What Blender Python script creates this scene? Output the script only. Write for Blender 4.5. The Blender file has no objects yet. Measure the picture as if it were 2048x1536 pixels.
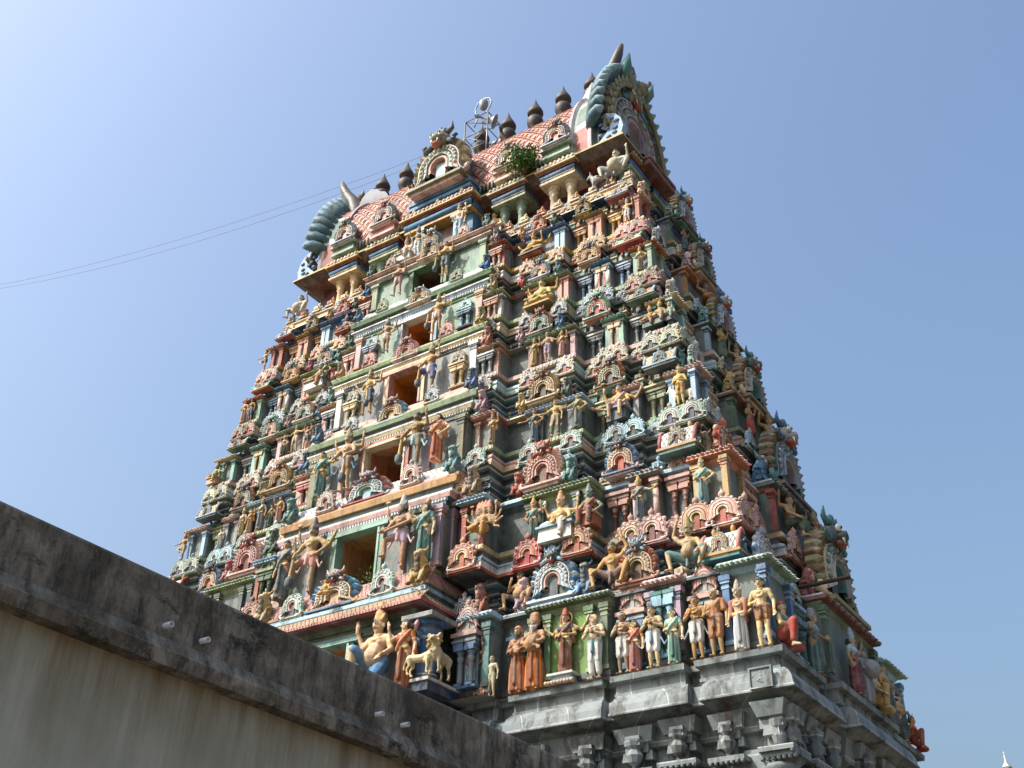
import bpy, math, random
import numpy as np
from mathutils import Vector, Matrix
random.seed(7)
R = math.radians
SC = bpy.context.scene
COL = SC.collection

# ------------------------------------------------------------------ camera, sky, sun, exposure
cam_d = bpy.data.cameras.new("camera")
cam = bpy.data.objects.new("camera", cam_d)
COL.objects.link(cam)
SC.camera = cam
yaw, pitch, roll = R(-34.979), R(33.415), R(1.744)
fw = Vector((math.sin(yaw)*math.cos(pitch), math.cos(yaw)*math.cos(pitch), math.sin(pitch)))
rt = Vector((math.cos(yaw), -math.sin(yaw), 0)); up = rt.cross(fw)
rt2 = rt*math.cos(roll)+up*math.sin(roll); up2 = -rt*math.sin(roll)+up*math.cos(roll)
cam.matrix_world = Matrix(((rt2.x, up2.x, -fw.x, 22.061), (rt2.y, up2.y, -fw.y, -29.024), (rt2.z, up2.z, -fw.z, 1.6), (0, 0, 0, 1)))
cam_d.sensor_width = 36.0
cam_d.lens = 36.0*2269.75/2048.0
cam_d.clip_start = 0.1
cam_d.clip_end = 6000

SUN_AZ, SUN_EL = R(-39), R(47)          # azimuth from -Y towards -X, elevation
sdir = Vector((math.sin(SUN_AZ)*math.cos(SUN_EL), -math.cos(SUN_AZ)*math.cos(SUN_EL), math.sin(SUN_EL)))
world = bpy.data.worlds.new("World"); SC.world = world
world.use_nodes = True
nt = world.node_tree
for n in list(nt.nodes): nt.nodes.remove(n)
sky = nt.nodes.new("ShaderNodeTexSky"); sky.sky_type = 'NISHITA'; sky.sun_disc = False
sky.sun_elevation = SUN_EL
sky.sun_rotation = math.atan2(sdir.x, sdir.y)
sky.altitude = 0; sky.air_density = 1.6; sky.dust_density = 9.0; sky.ozone_density = 6.0
bg = nt.nodes.new("ShaderNodeBackground"); bg.inputs[1].default_value = 0.15
wo = nt.nodes.new("ShaderNodeOutputWorld")
nt.links.new(sky.outputs[0], bg.inputs[0]); nt.links.new(bg.outputs[0], wo.inputs[0])
sun_d = bpy.data.lights.new("sun", 'SUN'); sun_d.energy = 3.1; sun_d.angle = R(0.6); sun_d.color = (1.0, 0.96, 0.90)
sun = bpy.data.objects.new("sun", sun_d); COL.objects.link(sun)
sun.rotation_euler = sdir.to_track_quat('Z', 'Y').to_euler()
SC.view_settings.view_transform = 'Standard'; SC.view_settings.look = 'None'
SC.view_settings.exposure = 0.74; SC.view_settings.gamma = 1.0
try:
    SC.cycles.max_bounces = 6; SC.cycles.diffuse_bounces = 4
except Exception: pass

# ------------------------------------------------------------------ colours
def S(r, g, b):
    f = lambda v: ((v/255+0.055)/1.055)**2.4 if v > 10 else v/255/12.92
    return (f(r), f(g), f(b))
C = dict(
 pink=S(208,170,160), cream=S(218,196,156), pgreen=S(140,168,148), teal=S(70,128,128), blue=S(84,128,168), sky=S(158,192,212),
 red=S(172,78,64), dred=S(108,44,36), orange=S(196,138,96), gold=S(192,158,100), dark=S(44,54,58), slate=S(70,86,92),
 grey=S(150,156,156), white=S(222,222,215), wallg=S(104,116,112), green=S(92,122,88), olive=S(125,122,85), dgreen=S(45,80,55), navy=S(40,65,95),
 brown=S(105,75,55), salmon=S(208,150,130), lilac=S(170,150,165), mint=S(146,196,178), lime=S(150,168,128), sand=S(205,185,150),
 skin=S(205,160,118), tan=S(184,144,96), pale=S(222,192,150), bronze=S(142,108,76), redskin=S(150,62,48), greenskin=S(105,150,125),
 black=S(28,26,26), ivory=S(235,225,200), hair=S(40,34,32), interior=S(222,140,66), ceil=S(228,152,76))
def mixc(a, b, t): return tuple(a[i]*(1-t)+b[i]*t for i in range(3))
def col(x): return C[x] if isinstance(x, str) else x

# ------------------------------------------------------------------ materials
def newmat(name):
    m = bpy.data.materials.new(name); m.use_nodes = True
    t = m.node_tree
    b = t.nodes["Principled BSDF"]
    return m, t, b
def N(t, typ, **kw):
    n = t.nodes.new(typ)
    for k, v in kw.items(): setattr(n, k, v)
    return n
def ramp(t, src, stops):
    r = N(t, "ShaderNodeValToRGB")
    e = r.color_ramp.elements
    while len(e) > 1: e.remove(e[-1])
    e[0].position = stops[0][0]; c = stops[0][1]; e[0].color = (c[0], c[1], c[2], 1)
    for p, c in stops[1:]:
        x = e.new(p); x.color = (c[0], c[1], c[2], 1)
    t.links.new(src, r.inputs[0]); return r.outputs[0]
def mix(t, fac, a, b, mode='MIX'):
    m = N(t, "ShaderNodeMix", data_type='RGBA', blend_type=mode)
    if isinstance(fac, (int, float)): m.inputs[0].default_value = fac
    else: t.links.new(fac, m.inputs[0])
    for i, v in ((6, a), (7, b)):
        if isinstance(v, tuple): m.inputs[i].default_value = (v[0], v[1], v[2], 1)
        else: t.links.new(v, m.inputs[i])
    return m.outputs[2]
def noise(t, scale, detail=6, rough=.6, vec=None):
    n = N(t, "ShaderNodeTexNoise"); n.inputs["Scale"].default_value = scale; n.inputs["Detail"].default_value = detail
    n.inputs["Roughness"].default_value = rough
    if vec is not None: t.links.new(vec, n.inputs["Vector"])
    return n.outputs["Fac"]
def wpos(t, sc=(1, 1, 1)):
    g = N(t, "ShaderNodeNewGeometry")
    mp = N(t, "ShaderNodeMapping"); mp.inputs["Scale"].default_value = sc
    t.links.new(g.outputs["Position"], mp.inputs["Vector"]); return mp.outputs[0]
def bump(t, b, h, strength=.3, dist=.02):
    n = N(t, "ShaderNodeBump"); n.inputs["Strength"].default_value = strength; n.inputs["Distance"].default_value = dist
    t.links.new(h, n.inputs["Height"]); t.links.new(n.outputs[0], b.inputs["Normal"])

def plaster_mat(name, dirt=.5, light=1.0):
    m, t, b = newmat(name)
    at = N(t, "ShaderNodeAttribute"); at.attribute_name = "Col"
    oi = N(t, "ShaderNodeObjectInfo")
    def rng_(lo, hi, mul):
        m1 = N(t, "ShaderNodeMath", operation='MULTIPLY'); m1.inputs[1].default_value = mul; t.links.new(oi.outputs["Random"], m1.inputs[0])
        m2 = N(t, "ShaderNodeMath", operation='FRACT'); t.links.new(m1.outputs[0], m2.inputs[0])
        m3 = N(t, "ShaderNodeMapRange"); m3.inputs[3].default_value = lo; m3.inputs[4].default_value = hi; t.links.new(m2.outputs[0], m3.inputs[0]); return m3.outputs[0]
    a = N(t, "ShaderNodeHueSaturation"); t.links.new(at.outputs["Color"], a.inputs["Color"])
    t.links.new(rng_(.482, .52, 1.0), a.inputs["Hue"]); t.links.new(rng_(.9, 1.2, 7.3), a.inputs["Saturation"]); t.links.new(rng_(.74, 1.0, 13.7), a.inputs["Value"])
    p = wpos(t); ps = wpos(t, (2.2, 2.2, .35))
    fade = mix(t, ramp(t, noise(t, 3.2, 5, .65, p), [(.4, (0, 0, 0)), (.75, (.34, .34, .34))]), a.outputs["Color"], S(178, 172, 158))
    hue = mix(t, ramp(t, noise(t, .7, 3, .5, p), [(.4, (0, 0, 0)), (.7, (.25, .25, .25))]), fade, S(104, 112, 106))
    grime = mix(t, ramp(t, noise(t, 1.0, 8, .75, ps), [(.48, (0, 0, 0)), (.66, (dirt, dirt, dirt))]), hue, S(52, 50, 44))
    g2 = mix(t, ramp(t, noise(t, 14, 6, .7, p), [(.5, (0, 0, 0)), (.75, (dirt*.7,)*3)]), grime, S(70, 66, 60))
    t.links.new(g2, b.inputs["Base Color"]); b.inputs["Roughness"].default_value = .62
    b.inputs["Specular IOR Level"].default_value = .35
    bump(t, b, noise(t, 26, 5, .6, p), .35, .02)
    return m
M_PL = plaster_mat("painted_plaster", .7)
M_ST = plaster_mat("painted_statue_plaster", .35)

def granite_mat():
    m, t, b = newmat("grey_granite")
    g = N(t, "ShaderNodeNewGeometry"); sx = N(t, "ShaderNodeSeparateXYZ"); t.links.new(g.outputs["Position"], sx.inputs[0])
    ad = N(t, "ShaderNodeMath", operation='ADD'); t.links.new(sx.outputs[0], ad.inputs[0]); t.links.new(sx.outputs[1], ad.inputs[1])
    cx = N(t, "ShaderNodeCombineXYZ"); t.links.new(ad.outputs[0], cx.inputs[0]); t.links.new(sx.outputs[2], cx.inputs[1])
    br = N(t, "ShaderNodeTexBrick"); t.links.new(cx.outputs[0], br.inputs["Vector"])
    br.inputs["Scale"].default_value = 1.0; br.inputs["Mortar Size"].default_value = .014; br.inputs["Brick Width"].default_value = 1.35; br.inputs["Row Height"].default_value = .62
    br.inputs["Color1"].default_value = (*S(104, 116, 118), 1); br.inputs["Color2"].default_value = (*S(136, 143, 140), 1); br.inputs["Mortar"].default_value = (*S(185, 188, 186), 1)
    p = wpos(t); ps = wpos(t, (1.5, 1.5, .5))
    c1 = mix(t, ramp(t, noise(t, 5, 8, .7, p), [(.3, (0, 0, 0)), (.8, (.7, .7, .7))]), br.outputs[0], S(98, 106, 108))
    c2 = mix(t, ramp(t, noise(t, 1.3, 7, .72, ps), [(.48, (0, 0, 0)), (.62, (.85, .85, .85))]), c1, S(52, 50, 44))
    c3 = mix(t, ramp(t, noise(t, .9, 5, .6, p), [(.66, (0, 0, 0)), (.72, (.6, .6, .6))]), c2, S(150, 105, 55))
    t.links.new(c3, b.inputs["Base Color"]); b.inputs["Roughness"].default_value = .75
    bump(t, b, noise(t, 9, 8, .65, p), .5, .03)
    return m
M_GR = granite_mat()

def concrete_mat():
    m, t, b = newmat("stained_concrete")
    p = wpos(t); ps = wpos(t, (2.2, 2.2, .6))
    base = ramp(t, noise(t, .55, 9, .7, p), [(.32, S(66, 60, 51)), (.45, S(100, 92, 80)), (.54, S(132, 125, 113)), (.66, S(168, 162, 150))])
    st = mix(t, ramp(t, noise(t, 1.2, 9, .8, ps), [(.44, (0, 0, 0)), (.60, (.9, .9, .9))]), base, S(38, 33, 27))
    alg = mix(t, ramp(t, noise(t, 2.6, 7, .75, p), [(.48, (0, 0, 0)), (.64, (.6, .6, .6))]), st, S(66, 54, 34))
    blk = mix(t, ramp(t, noise(t, .8, 8, .75, wpos(t, (1, 1, 2.2))), [(.56, (0, 0, 0)), (.63, (.9, .9, .9))]), alg, S(26, 23, 20))
    spk = mix(t, ramp(t, noise(t, 20, 5, .75, p), [(.55, (0, 0, 0)), (.70, (.55, .55, .55))]), blk, S(128, 122, 110))
    t.links.new(spk, b.inputs["Base Color"]); b.inputs["Roughness"].default_value = .9
    bump(t, b, noise(t, 12, 9, .7, p), .7, .03)
    return m
M_CO = concrete_mat()
def limewash_mat():
    m, t, b = newmat("cream_limewash")
    p = wpos(t); ps = wpos(t, (3, 3, .25))
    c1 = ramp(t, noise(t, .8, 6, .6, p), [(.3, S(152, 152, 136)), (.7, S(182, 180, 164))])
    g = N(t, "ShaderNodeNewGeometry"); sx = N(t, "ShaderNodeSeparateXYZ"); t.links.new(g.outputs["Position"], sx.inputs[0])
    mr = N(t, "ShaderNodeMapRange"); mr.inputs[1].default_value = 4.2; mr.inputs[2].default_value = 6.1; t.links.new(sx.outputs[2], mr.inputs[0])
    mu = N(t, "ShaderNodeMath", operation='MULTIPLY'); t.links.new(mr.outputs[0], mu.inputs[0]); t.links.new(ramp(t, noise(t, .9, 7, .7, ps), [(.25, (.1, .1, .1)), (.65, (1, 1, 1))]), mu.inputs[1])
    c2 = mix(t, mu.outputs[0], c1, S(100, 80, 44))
    t.links.new(c2, b.inputs["Base Color"]); b.inputs["Roughness"].default_value = .85
    bump(t, b, noise(t, 7, 6, .6, p), .2, .02)
    return m
M_LW = limewash_mat()
def simple(name, c, rough=.5, metal=0., var=.25, sc=6):
    m, t, b = newmat(name)
    p = wpos(t)
    o = mix(t, ramp(t, noise(t, sc, 6, .65, p), [(.35, (0, 0, 0)), (.75, (1, 1, 1))]), tuple(c), tuple(x*(1-var*2) if var < .5 else 0 for x in c))
    t.links.new(o, b.inputs["Base Color"]); b.inputs["Roughness"].default_value = rough; b.inputs["Metallic"].default_value = metal
    bump(t, b, noise(t, sc*4, 4, .6, p), .2, .01)
    return m
M_STEEL = simple("weathered_steel", S(128, 128, 130), .45, .6)
M_HORN = simple("grey_horn_enamel", S(150, 156, 158), .45, .1)
M_RUST = simple("dark_rusty_steel", S(58, 40, 34), .7, .2)
M_PIPE = simple("white_plastic_pipe", S(205, 208, 214), .4, 0, .1)
M_BRASS = simple("darkened_copper", S(74, 66, 62), .6, .2, .3, 5)
M_CEM = simple("bare_grey_cement", S(178, 180, 178), .8, 0, .12, 2)
M_HORNP = simple("brown_painted_horn", S(88, 78, 70), .55, 0, .25, 2)
M_WIRE = simple("black_cable", S(70, 70, 76), .6)
M_GND = simple("packed_earth", S(118, 106, 90), .95, 0, .2, .8)
M_BARK = simple("bark", S(88, 70, 50), .9)
def leaf_mat(name, a, b_):
    m, t, b = newmat(name)
    oi = noise(t, 7, 2, .5, wpos(t))
    t.links.new(ramp(t, oi, [(.3, a), (.7, b_)]), b.inputs["Base Color"]); b.inputs["Roughness"].default_value = .5
    b.inputs["Transmission Weight"].default_value = 0.0
    return m
M_LEAF = leaf_mat("fig_leaf", S(40, 78, 24), S(92, 132, 42))

# ------------------------------------------------------------------ mesh builder
class MB:
    def __init__(s): s.v = []; s.f = []; s.c = []; s.sm = []
    def add(s, vs, fs, c, smooth=False):
        o = len(s.v); s.v.extend(vs)
        multi = isinstance(c, list)
        for i, f in enumerate(fs):
            s.f.append(tuple(x+o for x in f)); s.c.append(col(c[i]) if multi else col(c)); s.sm.append(smooth)
    def mesh(s, name, mat):
        m = bpy.data.meshes.new(name)
        m.from_pydata([tuple(v) for v in s.v], [], s.f)
        a = m.color_attributes.new("Col", 'FLOAT_COLOR', 'CORNER')
        arr = np.ones((len(m.loops), 4), dtype=np.float32)
        tot = np.fromiter((len(f) for f in s.f), dtype=np.int32, count=len(s.f))
        arr[:, :3] = np.repeat(np.array(s.c, dtype=np.float32).reshape(-1, 3), tot, axis=0)
        a.data.foreach_set("color", arr.ravel())
        m.polygons.foreach_set("use_smooth", s.sm)
        m.materials.append(mat); m.update()
        return m
    # primitives -------------------------------------------------
    def box(s, x0, x1, y0, y1, z0, z1, c, top=None):
        vs = [(x0,y0,z0),(x1,y0,z0),(x1,y1,z0),(x0,y1,z0),(x0,y0,z1),(x1,y0,z1),(x1,y1,z1),(x0,y1,z1)]
        if top: # taper (dx,dy) at the top
            dx, dy = top
            vs[4:] = [(x0+dx,y0+dy,z1),(x1-dx,y0+dy,z1),(x1-dx,y1-dy,z1),(x0+dx,y1-dy,z1)]
        s.add(vs, [(0,3,2,1),(4,5,6,7),(0,1,5,4),(1,2,6,5),(2,3,7,6),(3,0,4,7)], c)
    def lathe(s, prof, n=10, o=(0,0,0), smooth=True, sy=1.0):
        """prof: list of (r, z, colour)"""
        vs = []; fs = []; cs = []
        for r, z, c in prof:
            for i in range(n):
                a = 2*math.pi*i/n
                vs.append((o[0]+r*math.cos(a), o[1]+r*sy*math.sin(a), o[2]+z))
        for j in range(len(prof)-1):
            for i in range(n):
                fs.append((j*n+i, j*n+(i+1)%n, (j+1)*n+(i+1)%n, (j+1)*n+i)); cs.append(prof[j][2])
        fs.append(tuple(range(n-1, -1, -1))); cs.append(prof[0][2])
        k = (len(prof)-1)*n; fs.append(tuple(k+i for i in range(n))); cs.append(prof[-1][2])
        s.add(vs, fs, cs, smooth)
    def tube(s, pts, rs, c, n=6, smooth=True):
        pts = [Vector(p) for p in pts]
        if isinstance(rs, (int, float)): rs = [rs]*len(pts)
        vs = []; fs = []; cs = []
        ref = None
        for i, p in enumerate(pts):
            d = (pts[min(i+1, len(pts)-1)]-pts[max(i-1, 0)])
            if d.length < 1e-9: d = Vector((0, 0, 1))
            d.normalize()
            if ref is None: ref = Vector((0, 0, 1)) if abs(d.z) < .9 else Vector((1, 0, 0))
            u = d.cross(ref); u = u.normalized() if u.length > 1e-6 else Vector((1, 0, 0)); w = d.cross(u); ref = -w if False else u.cross(d)
            for k in range(n):
                a = 2*math.pi*k/n; q = p+(u*math.cos(a)+w*math.sin(a))*rs[i]; vs.append((q.x, q.y, q.z))
        m = len(pts)
        for i in range(m-1):
            for k in range(n):
                fs.append((i*n+k, i*n+(k+1)%n, (i+1)*n+(k+1)%n, (i+1)*n+k)); cs.append(c[i] if isinstance(c, list) else c)
        fs.append(tuple(range(n-1, -1, -1))); cs.append(cs[0]); fs.append(tuple((m-1)*n+k for k in range(n))); cs.append(cs[-2] if len(cs) > 1 else cs[0])
        s.add(vs, fs, cs, smooth)
    def ell(s, o, r, c, n=8, m=5):
        prof = []
        vs = []; fs = []
        for j in range(m+1):
            t = -math.pi/2+math.pi*j/m
            for i in range(n):
                a = 2*math.pi*i/n
                vs.append((o[0]+r[0]*math.cos(t)*math.cos(a), o[1]+r[1]*math.cos(t)*math.sin(a), o[2]+r[2]*math.sin(t)))
        for j in range(m):
            for i in range(n): fs.append((j*n+i, j*n+(i+1)%n, (j+1)*n+(i+1)%n, (j+1)*n+i))
        s.add(vs, fs, c, True)
    def merge(s, o, M=None):
        vs = [tuple(M @ Vector(v)) for v in o.v] if M else o.v
        k = len(s.v); s.v.extend(vs); s.f.extend(tuple(x+k for x in f) for f in o.f); s.c.extend(o.c); s.sm.extend(o.sm)

def link(name, data, parent=None, loc=(0,0,0), rz=0., sc=1.):
    o = bpy.data.objects.new(name, data); COL.objects.link(o)
    o.location = loc; o.rotation_euler = (0, 0, rz)
    o.scale = (sc, sc, sc) if isinstance(sc, (int, float)) else sc
    if parent is not None: o.parent = parent
    return o
def tag(o, label=None, cat=None, group=None, kind=None):
    if label: o["label"] = label
    if cat: o["category"] = cat
    if group: o["group"] = group
    if kind: o["kind"] = kind
    return o
# ------------------------------------------------------------------ ornament templates (x right, -y out, z up; base at z=0)
def horseshoe(mb, cx, cz, R0, rings, y0=0., a0=128, n=30, foot=.35):
    """rings: (radius factor, height out, colour of the band up to the next ring)."""
    vs = []; fs = []; cs = []
    for rf, h, c in rings:
        for i in range(n+1):
            a = R(-a0+2*a0*i/n)
            r = R0*rf
            x = r*math.sin(a); z = r*math.cos(a)
            k = max(0, (abs(a)-R(95))/R(a0-95))
            x += math.copysign(foot*R0*k*k*(rf-.25), a)          # feet flare outwards
            vs.append((cx+x, y0-h, cz+z))
    m = len(rings)
    for j in range(m-1):
        for i in range(n):
            fs.append((j*(n+1)+i, j*(n+1)+i+1, (j+1)*(n+1)+i+1, (j+1)*(n+1)+i)); cs.append(rings[j][2])
    mb.add(vs, fs, cs)
    # closing panel inside the last ring
    k = (m-1)*(n+1); o = len(mb.v)-len(vs)
    mb.f.append(tuple(o+k+i for i in range(n+1))); mb.c.append(col(rings[-1][2])); mb.sm.append(False)

def bud(mb, x, y, z, s, c1, c2):
    mb.lathe([(.045*s, 0, c1), (.05*s, .04*s, c1), (.1*s, .10*s, c1), (.115*s, .17*s, c1), (.08*s, .24*s, c2), (.03*s, .29*s, c2), (.005*s, .36*s, c2)], 8, (x, y, z))

def kudu(ca, cb, cc, co, fin=None, var=None):
    mb = MB()
    var = (len(str(ca))*3+len(str(cb))*5+len(str(cc))*7+len(str(co))) % 4 if var is None else var
    A, B, D_ = col(ca), col(cb), col(cc)
    lt = mixc(B, C['white'], .35); dk = mixc(A, C['dark'], .62); md = mixc(A, B, .5)
    mb.box(-.56, .56, -.16, .05, 0, .06, A); mb.box(-.50, .50, -.2, .05, .06, .10, lt)
    horseshoe(mb, 0, .56, .5, [(1.0, 0, A), (1.0, .10, A), (.95, .16, lt), (.91, .16, dk), (.885, .12, dk), (.87, .15, A), (.72, .17, A), (.70, .17, lt), (.655, .19, lt), (.65, .12, dk), (.62, .12, md), (.605, .18, md), (.50, .19, md), (.48, .19, lt), (.435, .2, lt), (.43, .13, dk), (.40, .13, D_), (.39, .17, D_), (.29, .17, D_), (.25, .05, co)], a0=(140, 128, 146, 134)[var], n=32, foot=(.85, .5, 1.1, .7)[var])
    ns = (13, 9, 17, 11)[var]
    for i in range(ns):                                          # scalloped or leafy edge
        a = R(-112+224*i/(ns-1)); rr = (.07, .10, .05, .085)[var]
        if var == 3: mb.tube([(.46*math.sin(a), -.08, .56+.46*math.cos(a)), (.54*math.sin(a+.06), -.09, .56+.54*math.cos(a+.06)), (.60*math.sin(a+.16), -.06, .56+.60*math.cos(a+.16))], [.07, .06, .015], A if i % 2 else lt, 5)
        else: mb.ell((.5*math.sin(a), -.07, .56+.5*math.cos(a)), (rr, .08, rr), A if i % 2 else lt, 6, 4)
    if var in (1, 2):
        for i in range(7):
            a = R(-84+168*i/6); mb.ell((.395*math.sin(a), -.17, .56+.395*math.cos(a)), (.05, .03, .05), D_ if i % 2 else lt, 6, 3)
    mb.box(-.36, .36, -.07, .05, .10, .34, mixc(col(co), C['dark'], .3)); mb.box(-.47, .47, -.055, .05, .06, .42, md)
    mb.box(-.09, .09, -.1, .05, .10, .62, co)
    for sx in (-1, 1):
        mb.tube([(sx*.30, -.17, .12), (sx*.44, -.18, .10), (sx*.53, -.17, .15), (sx*.50, -.17, .25), (sx*.44, -.17, .22)], [.045, .05, .045, .04, .02], lt, 6)
    bud(mb, 0, -.08, 1.02, 1.0, fin or md, fin or cb)
    return mb

def beast_face(mb, cx, y, z, s, cface, chorn, cmouth='red'):
    """bulging-eyed guardian face with horns, fangs and tongue."""
    mb.ell((cx, y, z+.20*s), (.22*s, .17*s, .20*s), cface, 8, 6)
    mb.ell((cx, y-.15*s, z+.16*s), (.12*s, .12*s, .09*s), cface, 7, 5)
    for sx in (-1, 1):
        mb.ell((cx+sx*.10*s, y-.15*s, z+.27*s), (.062*s, .05*s, .06*s), 'white', 7, 5)
        mb.ell((cx+sx*.10*s, y-.195*s, z+.27*s), (.026*s, .02*s, .028*s), 'black', 5, 4)
        mb.tube([(cx+sx*.14*s, y-.02*s, z+.36*s), (cx+sx*.24*s, y, z+.46*s), (cx+sx*.26*s, y-.03*s, z+.60*s)], [.06*s, .045*s, .008*s], chorn, 6)
        mb.tube([(cx+sx*.18*s, y-.04*s, z+.12*s), (cx+sx*.34*s, y-.05*s, z+.04*s), (cx+sx*.38*s, y-.05*s, z+.16*s), (cx+sx*.30*s, y-.06*s, z+.18*s)], [.06*s, .055*s, .045*s, .02*s], chorn, 6)
        mb.tube([(cx+sx*.07*s, y-.2*s, z+.11*s), (cx+sx*.07*s, y-.22*s, z+.0*s)], [.022*s, .004*s], 'white', 5)
    mb.ell((cx, y-.12*s, z+.05*s), (.13*s, .1*s, .06*s), cmouth, 7, 4)
    for k in (-1, 0, 1): mb.ell((cx+k*.08*s, y-.02*s, z+.46*s-.05*s*abs(k)), (.06*s, .07*s, .11*s), chorn, 6, 4)

def nasi(ca, cb, cc, co, cf, cf2, cface='slate', chorn='sky', hs=.80):
    """large arched gable with a feather border and a guardian face on the crown"""
    mb = MB()
    dk = mixc(col(cb), C['dark'], .6)
    mb.box(-.50, .50, -.24, .1, 0, .07, ca); mb.box(-.56, .56, -.3, .1, .07, .12, cf)
    n = 21
    for i in range(n):                                           # feather border
        a = R(-122+244*i/(n-1)); r0, r1 = .36, .56+.03*math.cos(a)
        d = (math.sin(a), math.cos(a)); k = (d[1], -d[0]); w0, w1 = .035, .06
        pts = []
        for (r, w, y) in ((r0, w0, -.10), (r1*.93, w1, -.14), (r1, w1*.5, -.10)):
            for q in (-1, 1): pts.append((r*d[0]+k[0]*w*q, y, .55+r*d[1]+k[1]*w*q))
        ridge = [(r*d[0], y-.06, .55+r*d[1]) for r, y in ((r0, -.10), (r1*.93, -.14))]
        back = [(p[0], .0, p[2]) for p in pts]
        vs = pts+ridge+back
        mb.add(vs, [(0,2,7,6),(1,6,7,3),(2,4,7),(3,7,5),(4,5,7),(0,8,10,2),(2,10,12,4),(1,3,11,9),(3,5,13,11),(4,12,13,5)], cf if i % 2 else cf2)
    A, B, D_ = col(ca), col(cb), col(cc); lt = mixc(B, C['white'], .35); dk = mixc(A, C['dark'], .62); md = mixc(A, B, .5)
    horseshoe(mb, 0, .52, .44, [(1.0, 0, A), (1.0, .14, A), (.96, .19, lt), (.92, .19, dk), (.90, .14, dk), (.885, .18, A), (.76, .20, A), (.745, .2, lt), (.70, .22, lt), (.695, .14, dk), (.67, .14, md), (.655, .20, md), (.56, .21, md), (.545, .21, lt), (.50, .23, lt), (.495, .15, dk), (.46, .15, D_), (.45, .2, D_), (.36, .2, D_), (.31, .06, co)], a0=136, n=36, foot=.7)
    for i in range(15):
        a = R(-105+210*i/14); mb.ell((.36*math.sin(a), -.2, .52+.36*math.cos(a)), (.036, .03, .036), lt if i % 2 else D_, 6, 3)
    for i in range(11):
        a = R(-100+200*i/10); mb.ell((.268*math.sin(a), -.2, .52+.268*math.cos(a)), (.028, .025, .028), lt if i % 2 else A, 5, 3)
    mb.box(-.44, .44, -.06, .05, .06, .42, md); mb.box(-.36, .36, -.08, .05, .10, .36, mixc(col(co), C['dark'], .3)); mb.box(-.10, .10, -.12, .05, .10, .62, co)
    beast_face(mb, 0, -.16, .90, hs, cface, chorn)
    for sx in (-1, 1):                                           # scrolls at the feet
        mb.tube([(sx*.40, -.18, .16), (sx*.52, -.18, .13), (sx*.60, -.17, .18), (sx*.60, -.16, .27), (sx*.53, -.16, .26)], [.05, .055, .05, .04, .025], ca, 6)
    return mb

def colonnette(mb, x, y, z0, h, r, c1, c2):
    mb.box(x-r*1.35, x+r*1.35, y-r*1.35, y+r*1.35, z0, z0+.07*h, c2)
    mb.lathe([(r*1.1, .07*h, c2), (r*.85, .12*h, c1), (r*.8, .55*h, c1), (r*.95, .57*h, c2), (r*.75, .62*h, c1), (r*1.15, .68*h, c1), (r*1.15, .73*h, c2), (r*.8, .77*h, c2), (r*1.35, .84*h, c1), (r*1.4, .88*h, c1)], 8, (x, y, z0))
    mb.box(x-r*1.75, x+r*1.75, y-r*1.75, y+r*1.75, z0+.88*h, z0+h, c2)

def niche(c1, c2, ca, cb, cc, roof=True, back='slate'):
    """pair of colonnettes carrying a slab and a small arched gable: 1 wide, 2.55 tall"""
    mb = MB()
    mb.box(-.46, .46, -.02, .12, .05, 1.4, back)
    mb.box(-.52, .52, -.26, .12, 0, .07, c2)
    for sx in (-1, 1): colonnette(mb, sx*.23, -.12, .07, 1.2, .115, c1, c2)
    for sx in (-1, 1):
        mb.box(sx*.27-.22, sx*.27+.22, -.30, .12, 1.27, 1.38, c2); mb.box(sx*.27-.25, sx*.27+.25, -.33, .12, 1.38, 1.46, c1)
    if roof:
        mb.box(-.47, .47, -.28, .12, 1.46, 1.56, mixc(col(c2), C['dark'], .4)); mb.box(-.56, .56, -.36, .12, 1.56, 1.68, ca)
        mb.box(-.42, .42, -.26, .12, 1.68, 1.74, cb)
        k = kudu(ca, cb, cc, mixc(col(cc), C['dark'], .5))
        mb.merge(k, Matrix.Translation((0, -.05, 1.70)) @ Matrix.Scale(.82, 4))
    return mb

def pillar(c1, c2, round_=False):
    mb = MB()   # 1 tall, .16 wide
    mb.box(-.09, .09, -.09, .09, 0, .06, c2)
    if round_: mb.lathe([(.075, .06, c1), (.07, .8, c1)], 12, (0, 0, 0))
    else:
        mb.box(-.072, .072, -.072, .072, .06, .8, c1)
    mb.box(-.085, .085, -.085, .085, .8, .84, c2); mb.box(-.10, .10, -.10, .10, .88, .92, c2); mb.box(-.075, .075, -.075, .075, .84, .88, c1); mb.box(-.12, .12, -.12, .12, .92, 1, c1)
    return mb

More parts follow.
